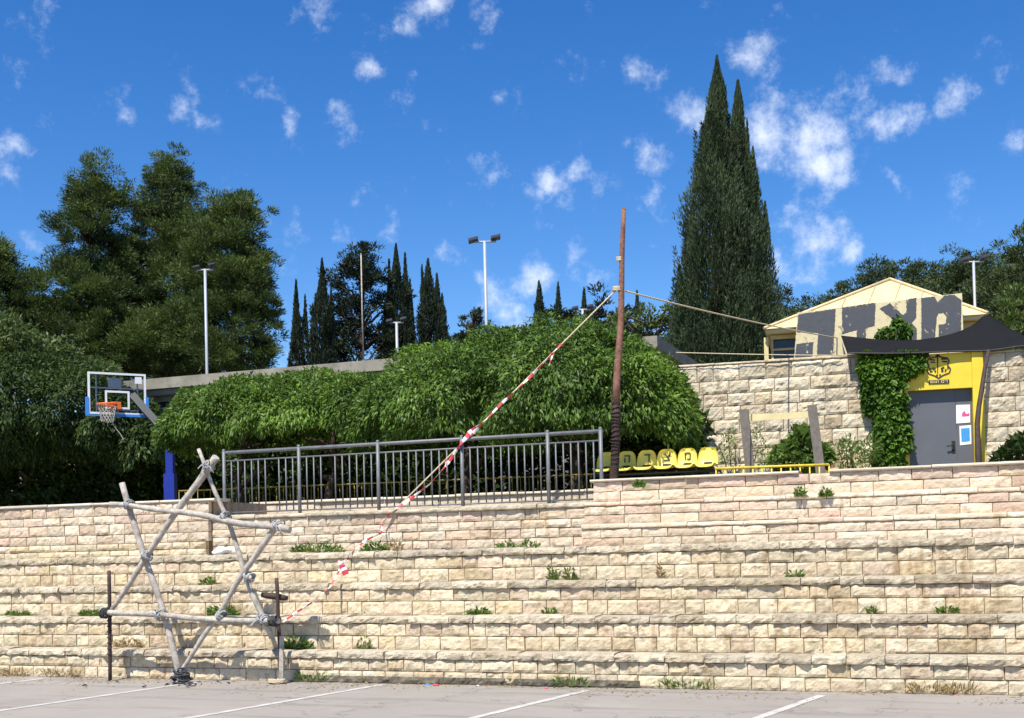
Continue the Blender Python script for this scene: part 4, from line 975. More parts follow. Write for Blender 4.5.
top = pix_D(361, 254, 47); base = gz(pix_D(360, 362, 47)); base.x = top.x
fp = thing('flagpole', 'bare thin brownish flagpole in front of the dark cedar', 'flagpole', base)
mb = MB(); mb.tube([base, base.lerp(top, .55)], .045, 7); mb.build('lower_tube', M['post'], fp)
mb = MB(); mb.tube([base.lerp(top, .55), top], [.035, .025], 7); mb.sphere(top, .035, 7, 5); mb.build('upper_tube', M['wood'], fp)

# ------------------------------------------------------------------ cream stone wall with the doorway
aW0, _ = a2z(640, 400, 0); aW1 = a2z(1100, 400, 0)[0]; aD0 = a2z(903, 430, 0)[0]; aD1 = a2z(983.5, 430, 0)[0]
zW = a2z(760, 360.5, 0)[1]
w = thing('stone_wall', 'high wall of big pale stone blocks with soot stains around the grey door', 'wall', site2(2, 0, 2.4), ROT2)
for (x0, x1, dz) in ((aW0, aD0, 0), (aD1, aW1, .09)):
    zW_ = zW; zW -= dz
    mb = MB(); courses(mb, site2, x0, x1, 2.4, zW - .05, 10, 0, .3, .72, .014, .026, .016, .045); backing(mb, site2, x0, x1, .02, 2.3, zW - .05, .35); mb.build('stone_face', [M['wallstone'], M['mortar']], w)
    mb = MB(); caps(mb, site2, x0, x1, zW - .05, zW + .01, 0, .02, .4, .5, 1.1, .008); mb.build('coping', M['wallstone'], w); zW = zW_

def quad2(mb, pts, b, th):
    mb.prism([pix_b2(x, y, b) for x, y in pts], V2 * th)
def doorway():
    zl = a2z(940, 389, -.05)[1]; zt = zW - .08
    base = site2((aD0 + aD1) / 2, 0, 2.4)
    d = thing('doorway', 'grey metal door under a yellow lintel panel bearing a black scout emblem', 'door', base, ROT2)
    cw = .19
    aI0 = a2z(908.7, 430, -.02)[0]; aI1 = a2z(973.5, 430, -.02)[0]
    mb = MB(); mb.box(site2, aI0 - .13, aI0, -.06, .3, 2.4, zt); mb.build('column', M['yellow'], d)
    mb = MB(); mb.box(site2, aI1, aD1 + .02, -.09, .3, 2.4, zt); mb.build('column', M['yellow'], d)
    mb = MB(); mb.box(site2, aI0 + .002, aI1 - .002, -.045, .28, zl, zt - .01); lp = mb.build('lintel_panel', M['yellow'], d)
    b = -.048
    def q(x, y): return pix_b2(900 + x / 11.38, 340 + y / 11.38, b)
    em = MB(); out = [(430, 165), (465, 195), (540, 205), (560, 240), (540, 285), (575, 330), (560, 375), (490, 400), (440, 435), (400, 410), (330, 385), (305, 345), (330, 300), (310, 245), (330, 210), (400, 195)]
    for i in range(len(out)):
        A, B_ = q(*out[i]), q(*out[(i + 1) % len(out)]); dv = (B_ - A).normalized(); n = dv.cross(V2) * .011
        em.prism([A - n, B_ - n, B_ + n, A + n], V2 * -.008)
    for poly in ([(335, 215), (400, 222), (398, 236), (340, 232)], [(345, 245), (405, 248), (400, 262), (352, 260)], [(468, 205), (540, 208), (535, 224), (470, 226)], [(480, 236), (545, 240), (535, 256), (478, 252)],
                 [(420, 180), (436, 180), (433, 385), (424, 385)], [(400, 195), (430, 166), (436, 182), (410, 205)], [(432, 166), (466, 195), (456, 205), (428, 182)], [(340, 318), (362, 330), (340, 346), (326, 336)], [(375, 310), (408, 322), (386, 340), (366, 334)], [(336, 352), (372, 350), (366, 366), (338, 364)], [(388, 348), (412, 345), (408, 370), (394, 366)],
                 [(462, 318), (500, 300), (506, 316), (470, 340)], [(466, 346), (490, 330), (496, 356), (474, 368)], [(510, 336), (530, 326), (526, 356), (508, 362)], [(536, 306), (556, 300), (552, 330), (538, 334)], [(408, 392), (432, 398), (428, 410), (412, 404)], [(444, 392), (466, 388), (462, 402), (446, 410)]):
        em.prism([q(*p) for p in poly], V2 * -.008)
    em.build('emblem', M['black'], lp)
    pl = MB(); pl.prism([q(325, 458), (q(560, 450)), q(560, 492), q(325, 502)], V2 * -.012); pq = pl.build('name_plate', M['black'], lp)
    tx = MB(); b = -.0615
    def glyph(x, kind):
        y = 464 - (x - 340) * .035; h = 27; wd = 15
        def bar(x0, y0, x1, y1): tx.prism([q(x + x0, y + y0), q(x + x1, y + y0), q(x + x1, y + y1), q(x + x0, y + y1)], V2 * -.004)
        if kind in 'hdmr': bar(0, 0, wd, 6); bar(wd - 5, 6.2, wd, h)
        if kind == 'h': bar(0, 12, 5, h)
        if kind == 'm': bar(0, h - 5, wd - 6, h); bar(0, 6.2, 4, h - 6)
        if kind == 'v': bar(5, 0, 10, h)
        if kind == 'y': bar(6, 0, 11, h * .5)
        if kind == 'b': bar(0, 0, wd, 6); bar(wd - 5, 6.2, wd, h - 6); bar(-1, h - 5.8, wd + 1, h)
        if kind == 't': bar(0, 0, 5, h - 6); bar(0, h - 5.8, wd, h); bar(wd - 5, 0, wd, h - 6)
    for i, kd in enumerate('mbvtd'): glyph(345 + i * 20, kd)
    for i, kd in enumerate('hbyr'): glyph(465 + i * 20, kd)
    tx.build('plate_lettering', M['cream'], pq)
    dr = MB(); am = a2z(956.5, 430, .1)[0]
    dr.box(site2, aI0 + .004, am - .004, .10, .15, 2.42, zl - .004); leaf = dr.build('door', M['door'], d)
    dr = MB(); dr.box(site2, am + .004, aI1 - .004, .10, .15, 2.42, zl - .004); dr.build('door', M['door'], d)
    hd = MB(); b = .1
    hp = pix_b2(953.5, 446, .098); ha, hz = (hp - OR2).dot(U2), hp.z
    hd.box(site2, ha - .035, ha + .035, .085, .0995, hz - .13, hz + .10); hd.tube([site2(ha, .085, hz + .01), site2(ha, .03, hz + .01), site2(ha - .13, .03, hz)], .013, 7); hd.build('handle', M['black'], leaf)
    p = MB(); p.prism([pix_b2(x, y, .093) for x, y in ((956, 405), (970, 404.5), (970.2, 422.5), (956.3, 423.5))], V2 * .004)
    o = p.build('paper_notice', M['paper'], None, pix_b2(963, 414, .093), ROT2); tag(o, 'white notice with a pink mark, upper of the two on the grey door', 'notice')
    p = MB(); p.prism([pix_b2(x, y, .0895) for x, y in ((962, 413.5), (964.5, 410.5), (966.2, 414), (969.4, 413), (969.4, 416), (962, 416.6))], V2 * .003); c_ = p.build('print', M['pink'], None, pix_b2(963, 414, .093), ROT2); c_.parent = o; c_.location = (0, 0, 0); c_.rotation_euler = (0, 0, 0)
    p = MB(); p.prism([pix_b2(x, y, .093) for x, y in ((959.3, 426), (971, 425), (971.4, 444), (960, 445.3))], V2 * .004)
    o = p.build('paper_notice', M['paper'], None, pix_b2(965, 436, .093), ROT2); tag(o, 'white notice with a large blue panel, lower of the two on the grey door', 'notice')
    p = MB(); p.prism([pix_b2(x, y, .0895) for x, y in ((961, 428.5), (969.6, 427.7), (970, 441), (961.6, 442))], V2 * .003); c_ = p.build('print', M['blue_print'], None, pix_b2(965, 436, .093), ROT2); c_.parent = o; c_.location = (0, 0, 0); c_.rotation_euler = (0, 0, 0)
doorway()

# ------------------------------------------------------------------ cream house with the letter board
def peel(name, col, under, lo, hi, rough=.8):
    m, nt, N, K, B = NM(name); tc = N.new('ShaderNodeTexCoord'); co_ = tc.outputs['Object']
    n = noise_n(N, K, co_, 5.5, 10, .72); n2 = noise_n(N, K, co_, 1.5, 4, .6)
    ad = N.new('ShaderNodeMath'); ad.operation = 'ADD'; K.new(n.outputs['Fac'], ad.inputs[0]); K.new(rng_map(N, K, n2.outputs['Fac'], .3, .7, -.06, .06), ad.inputs[1])
    n3 = noise_n(N, K, co_, 9, 6, .6); c0 = mix(N, K, rng_map(N, K, n3.outputs['Fac'], .35, .65, 0, .5), col, tuple(c * .72 for c in col))
    K.new(mix(N, K, rng_map(N, K, ad.outputs[0], lo, hi), c0, under), B.inputs['Base Color']); B.inputs['Roughness'].default_value = rough; return m
M['board'] = peel('peeling cream board', (.68, .58, .34), (.30, .24, .13), .565, .60)
M['slate'] = peel('peeling slate paint', (.075, .079, .090), (.60, .53, .34), .605, .64)
def house():
    bE, bW = 3.95, 4.2
    zE = pix_b2(876, 321, bE).z
    aE0 = a2z(765.6, 328, bE)[0]; aE1 = a2z(986, 313, bE)[0]; wd = aE1 - aE0
    ap = pix_b2(890, 280, bE + wd / 2); aA = (ap - OR2).dot(U2)
    h = thing('house', 'small cream house with a pyramid metal roof behind the stone wall', 'house', site2((aE0 + aE1) / 2, bW, 4.6), ROT2)
    mb = MB(); a0, a1 = aE0 + .1, aE1 - .14
    aw0 = a2z(771, 345, bW)[0]; aw1 = a2z(800, 345, bW)[0]; zw = pix_b2(785, 338.5, bW).z; zs = pix_b2(785, 362, bW).z
    mb.box(site2, a0, aw0, bW, bW + wd - .4, 4.5, zE - .13); mb.box(site2, aw1, a1, bW, bW + wd - .4, 4.5, zE - .13); mb.box(site2, aw0, aw1, bW + .001, bW + .3, zw, zE - .131); mb.box(site2, aw0, aw1, bW + .002, bW + .3, 4.5, zs)
    mb.box(site2, aw0, aw1, bW + .32, bW + .5, 4.5, zE - .132)
    mb.build('wall', M['cream'], h)
    mb = MB(); mb.box(site2, aE0, aE1, bE, bE + wd, zE - .12, zE - .02); mb.build('fascia', M['cream'], h)
    c = [site2(aE0 - .04, bE - .06, zE - .02), site2(aE1 + .04, bE - .06, zE - .02), site2(aE1 + .04, bE + wd, zE - .02), site2(aE0 - .04, bE + wd, zE - .02)]
    mb = MB(); i = [mb.v(p) for p in c] + [mb.v(ap)]
    for k in range(4): mb.f((i[k], i[(k + 1) % 4], i[4]))
    mb.f((i[3], i[2], i[1], i[0])); rf = mb.build('roof', M['cream_roof'], h)
    mb = MB()
    for k in range(4): mb.tube([c[k] + Vector((0, 0, .02)), ap + Vector((0, 0, .03))], .04, 6)
    for t in (.18, .32, .44, .56, .68, .82):
        f0 = c[0].lerp(c[1], t); s = 1 - abs(t - .5) * 2; e = f0.lerp(ap, .96 * s + .0); e = f0 + (ap - (c[0].lerp(c[1], .5))) * s * .97; mb.tube([f0 + Vector((0, 0, .01)), e + Vector((0, 0, .012))], .016, 5)
    mb.build('roof_ribs', M['cream_roof'], rf)
    mb = MB(); mb.box(site2, aw0 + .002, aw1 - .002, bW + .12, bW + .14, zs, zw); wn = mb.build('window', M['dark_glass'], h)
    mb = MB(); zz = pix_b2(785, 348.5, bW).z; mb.box(site2, aw0 + .002, aw1 - .002, bW + .06, bW + .10, zz - .025, zz + .02); mb.box(site2, aw0 + .003, aw0 + .05, bW + .05, bW + .102, zs + .001, zw - .001); mb.build('window_frame', M['cream'], wn)
    mb = MB(); s0 = a2z(764, 345, bW - .1)[0]; mb.box(site2, s0, s0 + .1, bW - .1, bW - .02, 4.6, pix_b2(765, 337.5, bW - .1).z); mb.build('shutter', M['cream'], h)
    # letter board
    b = 3.62
    bd = thing('letter_board', 'large peeling cream board with four dark Hebrew letters in front of the house roof', 'sign', pix_b2(878, 362, b), ROT2)
    mb = MB(); quad2(mb, [(797.6, 312.5), (962, 293), (964.5, 366), (793, 372)], b, .06); mb.build('panel', M['board'], bd)
    def z7(x, y): return (760 + x / 7.314, 290 + y / 7.32)
    def zB(x, y): return (740 + x / 3.938, 270 + y / 3.94)
    letters = [[[z7(*p) for p in ((282, 178), (553, 138), (545, 300), (532, 484), (415, 490), (425, 312), (268, 308))], [z7(*p) for p in ((268, 395), (390, 380), (385, 490), (255, 499))]],
               [[z7(*p) for p in ((600, 128), (845, 92), (838, 262), (775, 275), (770, 470), (702, 475), (708, 292), (600, 322))]],
               [[zB(*p) for p in ((550, 152), (590, 130), (641, 178), (655, 166), (655, 116), (695, 110), (694, 188), (676, 208), (696, 232), (696, 290), (560, 290), (560, 238), (652, 238), (608, 200))]],
               [[zB(*p) for p in ((714, 110), (766, 104), (778, 128), (806, 100), (845, 98), (872, 120), (869, 276), (782, 280), (782, 216), (810, 212), (812, 180), (800, 168), (782, 170), (774, 190), (766, 290), (714, 292))]]]
    for L_ in letters:
        mb = MB()
        for poly in L_:
            pts = []
            for i in range(len(poly)):
                A, B_ = poly[i], poly[(i + 1) % len(poly)]; n = max(2, int(math.hypot(B_[0] - A[0], B_[1] - A[1]) / 1.3))
                for k in range(n):
                    x, y = A[0] + (B_[0] - A[0]) * k / n, A[1] + (B_[1] - A[1]) * k / n
                    pts.append((x + .75 * noise.noise(Vector((x * .9, y * .9, 1))), y + .75 * noise.noise(Vector((x * .9, y * .9, 7)))))
            mb.prism([pix_b2(x, y, b - .004) for x, y in pts], V2 * -.003)
        mb.build('letter', M['slate'], bd)
house()

# ------------------------------------------------------------------ shade sail and its pole
def sail():
    top = [(841, 336, 3.55), (881, 340, 1.2), (915, 340.5, 1.2), (949, 335, 2.4), (972, 326, 3.4), (987, 315.5, 3.6), (1005, 326, 3.0), (1024, 336, 2.2), (1062, 352, 1.0)]
    bot = [(847, 353, -.3), (885, 353.5, -.3), (915, 353, -.25), (949, 351.5, -.16), (972, 351, -.14), (989, 350.5, -.14), (1005, 348.5, -.12), (1024, 346, -.1), (1066, 346, -.1)]
    def cat(lst, t):
        x = t * (len(lst) - 1); i = min(int(x), len(lst) - 2); f = x - i
        p = [Vector(lst[max(0, min(len(lst) - 1, i + k))]) for k in (-1, 0, 1, 2)]
        return .5 * ((2 * p[1]) + (p[2] - p[0]) * f + (2 * p[0] - 5 * p[1] + 4 * p[2] - p[3]) * f * f + (3 * p[1] - p[0] - 3 * p[2] + p[3]) * f ** 3)
    mb = MB(); mb.sm = True; G = []; n, m_ = 48, 12
    for i in range(n + 1):
        a = cat(top, i / n); c = cat(bot, i / n); A = pix_b2(a.x, a.y, a.z); B_ = pix_b2(c.x, c.y, c.z); row = []
        for j in range(m_ + 1):
            t = j / m_; p = A.lerp(B_, t); p.z += .03 * noise.noise(p * 1.6) * 4 * t * (1 - t); row.append(mb.v(p))
        G.append(row)
    for i in range(n):
        for j in range(m_): mb.f((G[i][j], G[i + 1][j], G[i + 1][j + 1], G[i][j + 1]))
    s = thing('shade_sail', 'black shade cloth stretched from the letter board over the grey door', 'shade sail', pix_b2(940, 352, 0), ROT2)
    cl = mb.build('cloth', M['sail'], s)
    so_ = cl.modifiers.new('thickness', 'SOLIDIFY'); so_.thickness = .012
    mb = MB(); mb.tube([pix_b2(cat(bot, i / 40).x, cat(bot, i / 40).y, cat(bot, i / 40).z) for i in range(41)], .018, 6); mb.build('hem', M['black'], s)
    mb = MB(); pts = [pix_b2(x, y, b) for x, y, b in ((979, 468, -1.), (978.3, 455, -.92), (977.2, 424, -.7), (979, 406, -.57), (982, 388, -.44), (985, 368, -.3), (988.6, 350, -.16))]; ft = pts[0].copy(); ft.z = 2.4; pts[0] = ft
    mb.tube(pts, [.05, .06, .05, .045, .045, .04, .035], 8)
    tag(mb.build('sail_pole', M['rust'], None, ft, ROT2), 'crooked dark pole propping the black shade cloth beside the grey door', 'pole')
sail()

# ------------------------------------------------------------------ plants along the stone wall
def D2(px, py, b): return pix_b2(px, py, b).y
def wshrub(name, label, cat, sp, n, mat, leaf, seed, base, b, grp=None, up=.3):
    specs = [(px, py, D2(px, py, bb[0] if bb else b), rx, ry, rz) for (px, py, rx, ry, rz, *bb) in sp]; b0 = pix_b2(base[0], base[1], b); b0.z = 2.45
    return shrub(name, label, cat, specs, n, mat, leaf, seed, b0, grp, None, up, 6)
wshrub('ivy_plant', 'thick green ivy climbing the stone wall to the left of the grey door', 'ivy', [(898, 328, .12, .1, .28, 2.6), (893, 335, .3, .12, .14, 2.9), (905, 333, .12, .1, .2, 2.8), (895, 364, .38, .12, .2), (884, 370, .40, .15, .30), (892, 388, .34, .2, .42), (889, 412, .27, .2, .42), (888, 438, .28, .2, .42), (888, 460, .34, .2, .34), (872, 372, .22, .12, .3), (868, 396, .1, .1, .42), (914, 364, .2, .08, .17), (896, 405, .18, .14, .5), (866, 360, .1, .1, .16), (902, 440, .18, .14, .3), (906, 370, .2, .1, .16), (912, 356, .3, .06, .07), (898, 392, .2, .1, .25)], 7000, 'ivy', (.105, .09), 3.3, (888, 470), -.13, None, -.55)
wshrub('leafy_bush', 'fresh green bush growing at the foot of the right timber post', 'bush', [(795, 458, .36, .3, .32), (804, 440, .22, .2, .24), (781, 460, .24, .2, .24), (822, 456, .2, .2, .2), (808, 464, .4, .3, .22)], 1500, 'weed', (.15, .10), 5.1, (800, 470), -.7)
wshrub('fern_clump', 'pale feathery plants between the right timber post and the ivy', 'plant', [(843, 455, .3, .2, .22), (858, 458, .28, .2, .2), (870, 452, .2, .2, .25), (850, 447, .15, .15, .2)], 700, 'weed', (.13, .03), 2.1, (852, 470), -.5, None, .5)
wshrub('thin_weeds', 'thin upright weeds between the yellow seats and the left timber post', 'weeds', [(726, 452, .13, .1, .34), (733, 446, .08, .08, .42), (758, 446, .09, .08, .45), (763, 455, .1, .1, .3), (718, 456, .1, .1, .25)], 420, 'weed', (.085, .03), 7.4, (740, 470), -.4, None, .8)
wshrub('dark_bush', 'dark low bush at the right edge in front of the stone wall', 'bush', [(1014, 456, .26, .25, .2), (1030, 450, .4, .3, .32), (1004, 460, .2, .2, .14)], 1300, 'hedge_dark', (.13, .07), 4.5, (1018, 470), -.9)

# ------------------------------------------------------------------ timber posts with plank, seats
def plank_frame():
    b = -2.3
    t = thing('plank_frame', 'two leaning grey timber posts joined by a cream plank before the stone wall', 'frame', pix_b2(782, 470, b), ROT2)
    for (x0, y0, x1, y1, hw) in ((743.5, 409.5, 750.5, 476, .085), (811.8, 405, 821, 476, .085)):
        A, B_ = pix_b2(x0, y0, b), pix_b2(x1, y1, b); d = (B_ - A) * 1.25; B_ = A + d
        mb = MB(); mb.hexa([B_ - U2 * hw, B_ + U2 * hw, B_ + U2 * hw + V2 * .13, B_ - U2 * hw + V2 * .13, A - U2 * hw, A + U2 * hw, A + U2 * hw + V2 * .13 + Vector((0, 0, .02)), A - U2 * hw + V2 * .13 + Vector((0, 0, .01))]); mb.build('post', M['post'], t)
    mb = MB(); mb.prism([pix_b2(x, y, b + .02) for x, y in ((749, 414.2), (780, 412.9), (809, 411.2), (811, 417.5), (780, 419.6), (749.7, 421))], V2 * .035); mb.build('plank', M['plank'], t)
plank_frame()

def seats():
    b = 8.0; cxs = [606.5, 626.7, 647, 667, 687.6, 708.2]
    zs = pix_b(667, 470.5, b).z
    pos = [pix_b(x, 466, b) for x in cxs]
    r = thing('seat_row', 'row of six yellow plastic bucket seats on a dark bar beside the tall wooden pole', 'seats', site(*ab(pos[2]), 2.45), SITE_ROT)
    prof = [(-.36, .015), (-.355, .045), (-.31, .06), (-.2, .045), (-.1, .04), (-.03, .06), (.015, .12), (.035, .20), (.05, .28), (.06, .345), (.062, .385), (.058, .40)]
    hw = [.165, .17, .18, .185, .185, .188, .19, .185, .175, .15, .11, .06]
    labs = ['yellow seat half hidden behind the pole', 'shaded yellow seat with the letter he', 'yellow seat with the letter dalet in dappled shade', 'yellow seat with the letter tsadi', 'yellow seat with the letter mem', 'plain streaked yellow seat without a letter']
    lets = [None, 'he', 'dalet', 'tsadi', 'mem', None]
    def shell_():
        mb = MB(); mb.sm = True; G = []; c = pos[0]; c0 = Vector((c.x, c.y, zs)); n = 10
        for th in (0, .012):
            rows = []
            for (pb, pz), h in zip(prof, hw):
                row = []
                for i in range(n + 1):
                    s = i / n * 2 - 1; curl = abs(s) ** 4
                    row.append(mb.v(c0 + UN * (s * h) + VN * (pb - (.035 * curl if pz > .1 else 0) + (th if pz > .1 else 0)) + Vector((0, 0, pz + (.03 * curl if pz < .1 else 0) - (th if pz <= .1 else 0)))))
                rows.append(row)
            G.append(rows)
            for j in range(len(rows) - 1):
                for i in range(n): mb.f((rows[j][i], rows[j][i + 1], rows[j + 1][i + 1], rows[j + 1][i]))
        a, d = G
        edge = [(j, 0) for j in range(len(prof))] + [(len(prof) - 1, i) for i in range(1, n + 1)] + [(j, n) for j in range(len(prof) - 2, -1, -1)] + [(0, i) for i in range(n - 1, 0, -1)]
        for k in range(len(edge)):
            (j0, i0), (j1, i1) = edge[k], edge[(k + 1) % len(edge)]; mb.f((a[j0][i0], d[j0][i0], d[j1][i1], a[j1][i1]))
        return mb
    seat0 = shell_().build('seat', M['yellow_seat'], r); seat0['label'] = labs[0]
    def slot(c): 
        mb = MB(); mb.prism([c + UN * (.085 * math.cos(t)) + VN * -.012 + Vector((0, 0, .112 + .017 * math.sin(t))) + VN * .03 * math.sin(t) for t in [2 * math.pi * k / 14 for k in range(14)]], VN * -.006); return mb
    inv = XF[r.name].inverted()
    c0 = Vector((pos[0].x, pos[0].y, zs)); sl0 = slot(c0).build('slot', M['black'], r); sl0.parent = seat0
    for i, p in enumerate(pos):
        c = Vector((p.x, p.y, zs)); dl = (inv.to_3x3() @ (c - c0))
        if i == 0: st = seat0
        else:
            st = seat0.copy(); COL.objects.link(st); st.parent = r; st.location = seat0.location + dl; st['label'] = labs[i]
            s2 = sl0.copy(); COL.objects.link(s2); s2.parent = st
        if lets[i]:
            mb = MB()
            def bar(x0, z0, x1, z1, wd=.022):
                A = Vector((x0, 0, z0)); B_ = Vector((x1, 0, z1)); d = (B_ - A).normalized(); n = Vector((-d.z, 0, d.x)) * wd / 2
                def W(v): return c + UN * v.x + VN * (.018 + (v.z + .25 - .12) * .19 - .0) + VN * -.012 + Vector((0, 0, v.z + .25))
                mb.prism([W(A - n - d * wd * .3), W(B_ - n + d * wd * .3), W(B_ + n + d * wd * .3), W(A + n - d * wd * .3)], VN * -.004)
            if lets[i] == 'he': bar(-.045, .06, .05, .06); bar(.045, .05, .045, -.06); bar(-.04, .02, -.04, -.06)
            if lets[i] == 'dalet': bar(-.05, .06, .055, .06); bar(.035, .05, .035, -.06)
            if lets[i] == 'tsadi': bar(-.045, -.058, .05, -.058); bar(-.04, .058, .042, -.045); bar(.048, .058, .04, .02); bar(.04, .018, .006, .002)
            if lets[i] == 'mem': bar(-.05, .05, -.04, -.06); bar(-.03, .058, .03, .058); bar(.045, .05, .045, -.05); bar(.045, -.058, -.005, -.058); bar(-.05, .058, -.036, .03)
            lo = mb.build('letter', M['black'], r)
            lo.parent = st; lo.location = -dl
    A = pos[0] - UN * .25; B_ = pos[-1] + UN * .25
    mb = MB(); mb.tube([Vector((A.x, A.y, zs - .04)) + VN * -.08, Vector((B_.x, B_.y, zs - .04)) + VN * -.08], .035, 6); mb.build('bar', M['black'], r)
    for i in (0, 2, 3, 5):
        p = pos[i] + VN * -.08; mb = MB(); mb.tube([Vector((p.x, p.y, 2.45)), Vector((p.x, p.y, zs - .05))], .03, 6); mb.build('leg', M['black'], r)
seats()

# ------------------------------------------------------------------ small things on the terraces
def on_tread(px, py, k): # k: 0 = asphalt, 1..4 tread behind tier k
    if k == 0: return pix_z(px, py, .0)
    z = TZ[k - 1] + CAPH - .01; p = pix_b(px, py, TB[k - 1] + .33); p.z = z; return p
weeds = [(318, 548, 4, .42, .16, 'low green weeds along the ledge right of the wooden star', 260), (300, 546, 4, .2, .14, 'small tuft of weeds by the right beam end of the wooden star', 90), (375, 545, 4, .3, .16, 'weed clump on the ledge under the slanting striped tape', 160), (395, 543, 4, .15, .2, 'taller single weed just right of the slanting striped tape', 60),
         (507, 545, 4, .2, .12, 'tiny weeds on the ledge below the middle of the grey railing', 60), (530, 544, 4, .18, .12, 'pair of small weeds under the railing near the stone corner', 50),
         (222, 610, 2, .24, .14, 'bright green clump just above the lower beam of the wooden star', 240), (208, 583, 3, .15, .12, 'small tuft behind the left pole of the wooden star', 60), (18, 617, 2, .3, .08, 'flat grass patch at the left edge on the second tread', 120), (90, 616, 2, .25, .09, 'grass patch left of the iron stake on the second tread', 120),
         (128, 648, 1, .3, .12, 'weeds at the foot of the second tier beside the left iron stake', 120), (297, 646, 1, .32, .2, 'wiry green weeds right of the rusty iron stake', 220), (478, 610, 2, .2, .1, 'small round weed in the middle of the second tread', 110), (550, 608, 2, .12, .1, 'tiny weed below the stone corner on the second tread', 40), (364, 646, 1, .15, .2, 'sparse stalks on the lowest tread', 40),
         (553, 576, 3, .1, .22, 'stalky weed beside the stone corner on the third tread', 50), (570, 576, 3, .12, .2, 'second stalky weed right of the stone corner on the third tread', 50), (660, 574, 3, .06, .24, 'single dry stalk on the third tread', 26), (795, 574, 3, .14, .09, 'low weed on the third tread under the gap in the coping', 40), (872, 612, 2, .08, .08, 'tiny tuft on the second tread at the right', 30), (947, 608, 2, .16, .1, 'little weeds on the second tread far right', 60),
         (640, 480, 5, .16, .12, 'weed sprouting from the upper right wall below the seats', 80), (800, 489, 5, .14, .14, 'weed sprouting below the gap in the coping', 70), (826, 489, 5, .16, .13, 'second weed below the gap in the coping', 80)]
for i, (px, py, k, w_, h_, lab, n) in enumerate(weeds):
    n = int(n * 1.3)
    if i not in (0, 6, 10): w_ *= .7; h_ *= .85
    if k == 5: w_ *= .6
    if k == 5: p = pix_b(px, py + 8, 1.76); p = Vector((p.x, p.y, p.z)) - VN * .03
    else: p = on_tread(px, py + 4, k)
    th = rng.random(n) * 2 * math.pi; r_ = rng.random(n) ** .5 * w_
    P = np.array(p) + np.outer(np.cos(th) * r_, np.array(UN)) + np.outer(np.sin(th) * r_ * .3, np.array(VN)) + np.outer(rng.random(n) ** 1.3 * h_ * (1 - (r_ / w_) ** 2 * .6), [0, 0, 1])
    D_ = np.stack([np.cos(th) * .6, np.sin(th) * .6, np.full(n, .75)], 1) + rng.normal(size=(n, 3)) * .35
    o = leaves_obj('weed', M['weed'] if i % 7 != 3 else M['straw'], None, P, D_, .06 * rng.uniform(.6, 1.6, n), .024 * rng.uniform(.7, 1.6, n), None, tuple(p))
    tag(o, lab, 'weed', 'weeds on the terrace')
for (px, py, w_, lab, n, mat) in ((325, 681, .25, 'weeds at the wall foot right of the rusty iron stake', 120, 'weed'), (573, 689, .22, 'green weed tuft at the wall foot by the white parking line end', 120, 'weed'), (690, 689, .35, 'low weeds at the foot of the lowest tier right of centre', 140, 'weed'), (932, 693, .25, 'dry straw tuft at the wall foot near the litter', 120, 'straw'), (958, 693, .2, 'second dry straw tuft at the wall foot, nearest the litter', 90, 'straw'), (12, 678, .3, 'reddish dry grass at the wall foot by the left edge', 120, 'straw'), (70, 678, .3, 'yellowish dry grass at the wall foot left of the iron stake', 120, 'straw')):
    p = pix_z(px, py - 2, 0); p = site(ab(p)[0], -.06, 0); th = rng.random(n) * 2 * math.pi; r_ = rng.random(n) ** .5 * w_
    P = np.array(p) + np.outer(np.cos(th) * r_, np.array(UN)) + np.outer(np.sin(th) * .05, np.array(VN)) + np.outer(rng.random(n) * .08, [0, 0, 1])
    D_ = np.stack([np.cos(th) * .5, np.sin(th) * .5, np.full(n, .8)], 1) + rng.normal(size=(n, 3)) * .3
    tag(leaves_obj('weed', M[mat], None, P, D_, .08 * rng.uniform(.6, 1.6, n), .014 * rng.uniform(.7, 1.6, n), None, tuple(p)), lab, 'weed', 'weeds along the wall foot')
n = 2600; a_ = rng.uniform(-10, 8, n); b_ = -.02 - rng.random(n) ** 2.2 * .9
P = np.array(site(0, 0, 0)) + np.outer(a_, np.array(UN)) + np.outer(b_, np.array(VN)) + np.array([0, 0, .01]); keep = lump(P, .9, 3) + .25 * rng.random(n) > .12; P = P[keep]
D_ = rng.normal(size=P.shape) * np.array([1, 1, .12])
o = leaves_obj('leaf_litter', M['straw'], None, P, D_, .04 * rng.uniform(.5, 1.6, len(P)), .02, None, tuple(site(0, -.2, 0)), nrm=np.tile([0, 0, 1.], (len(P), 1)))
tag(o, 'dry fallen leaves and crumbs scattered on the asphalt along the foot of the terrace', 'leaf litter', None, 'stuff')
mb = MB(); random.seed(5); courses(mb, site, a_of(300, 680, -.02), a_of(640, 680, -.02), -.02, .09, 1, -.025, .5, 1.1, .004, .02, .02, .04)
M['footing'] = stone_mat('mossy footing', (.24, .20, .15), (.2, .17, .13), (.15, .13, .09), (.06, .058, .04), .38, .54)
mb.build('footing', M['footing'], terr)
p0 = on_tread(896, 655, 1); p1 = on_tread(1060, 656, 1); mb = MB(); mb.tube(ln(p0 + Vector((0, 0, .012)), p1 + Vector((0, 0, .012)), 10, .015, 3), .013, 7)
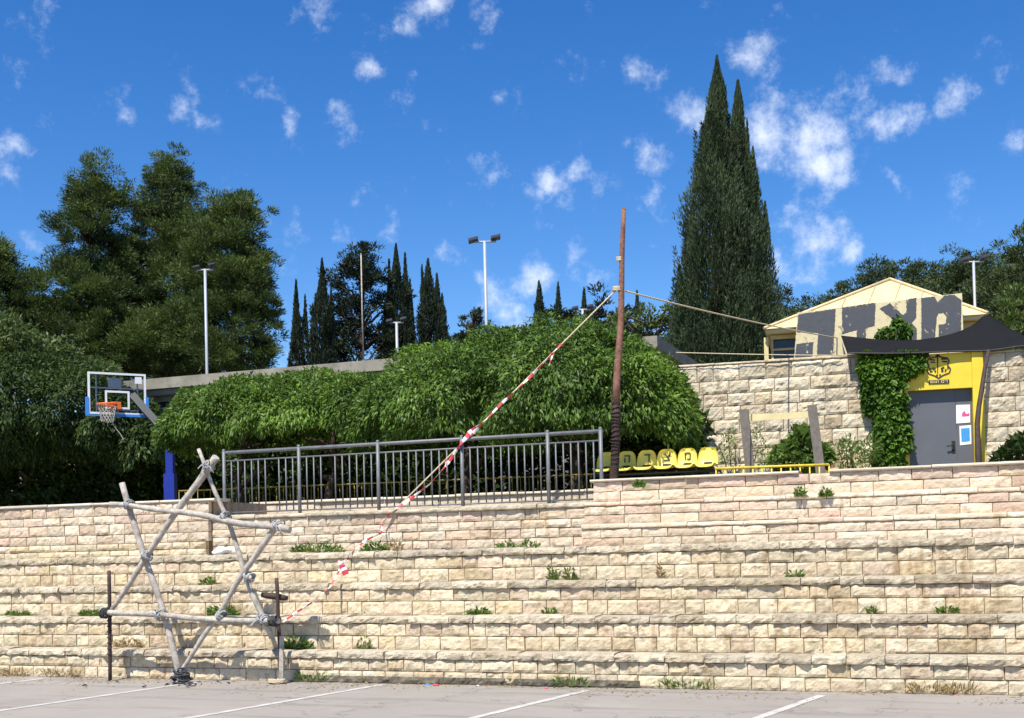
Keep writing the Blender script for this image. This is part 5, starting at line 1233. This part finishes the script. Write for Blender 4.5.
tag(mb.build('rusty_pipe', M['rust'], None, p0, SITE_ROT), 'long rusty pipe lying on the lowest tread at the right edge', 'pipe')
def crumple(name, label, cat, c, r, mat, seed, rotz=SITE_ROT):
    mb = MB(); mb.sm = False; mb.sphere(c, r, 16, 10)
    mb.V = [tuple(Vector(v) + noise.noise_vector(Vector(v) * 7 + Vector((seed, 0, 0))) * min(r) * .55 + noise.noise_vector(Vector(v) * 19 + Vector((seed, 3, 0))) * min(r) * .22) for v in mb.V]
    zmin = min(v[2] for v in mb.V); mb.V = [(v[0], v[1], v[2] - zmin + c.z - .01) for v in mb.V]
    return tag(mb.build(name, M[mat], None, c, rotz), label, cat)
c = on_tread(222, 556, 4); crumple('white_sack', 'crumpled white sack lying on the ledge behind the wooden star', 'sack', c, (.17, .09, .065), 'sack', 1)
c = on_tread(235, 550, 4); crumple('white_sack', 'small upright white bag behind the wooden star, right of the long sack', 'sack', c, (.06, .06, .085), 'sack', 5)
for px, py, r, mat, lab in ((945, 693, (.05, .03, .03), 'whitetape', 'white crumpled scrap on the asphalt by the dry straw'), (956, 694, (.05, .03, .015), 'red', 'red scrap on the asphalt right of the white one'), (436, 686, (.045, .02, .02), 'red', 'red scrap at the wall foot left of centre'), (428, 685, (.03, .02, .015), 'blue_trim', 'bluish scrap beside the red one at the wall foot'), (478, 686, (.02, .02, .012), 'whitetape', 'tiny white crumb at the wall foot left of centre'), (546, 689, (.02, .015, .012), 'red', 'tiny red crumb at the wall foot by the weed tuft')):
    crumple('litter_scrap', lab, 'litter', pix_z(px, py, .0), r, mat, px)['group'] = 'litter along the wall foot'
# debris at the foot of the star
n = 34; c = pix_z(200, 684, .0); P = np.array(c) + np.stack([rng.normal(size=n) * .7, rng.normal(size=n) * .18, np.full(n, .012)], 1)
o = leaves_obj('wood_chips', M['bark'], None, P, rng.normal(size=P.shape) * np.array([1, 1, .1]), .07 * rng.uniform(.3, 1.6, n), .025, None, tuple(c)); tag(o, 'dark bark chips scattered on the asphalt at the foot of the wooden star', 'wood chips', None, 'stuff')
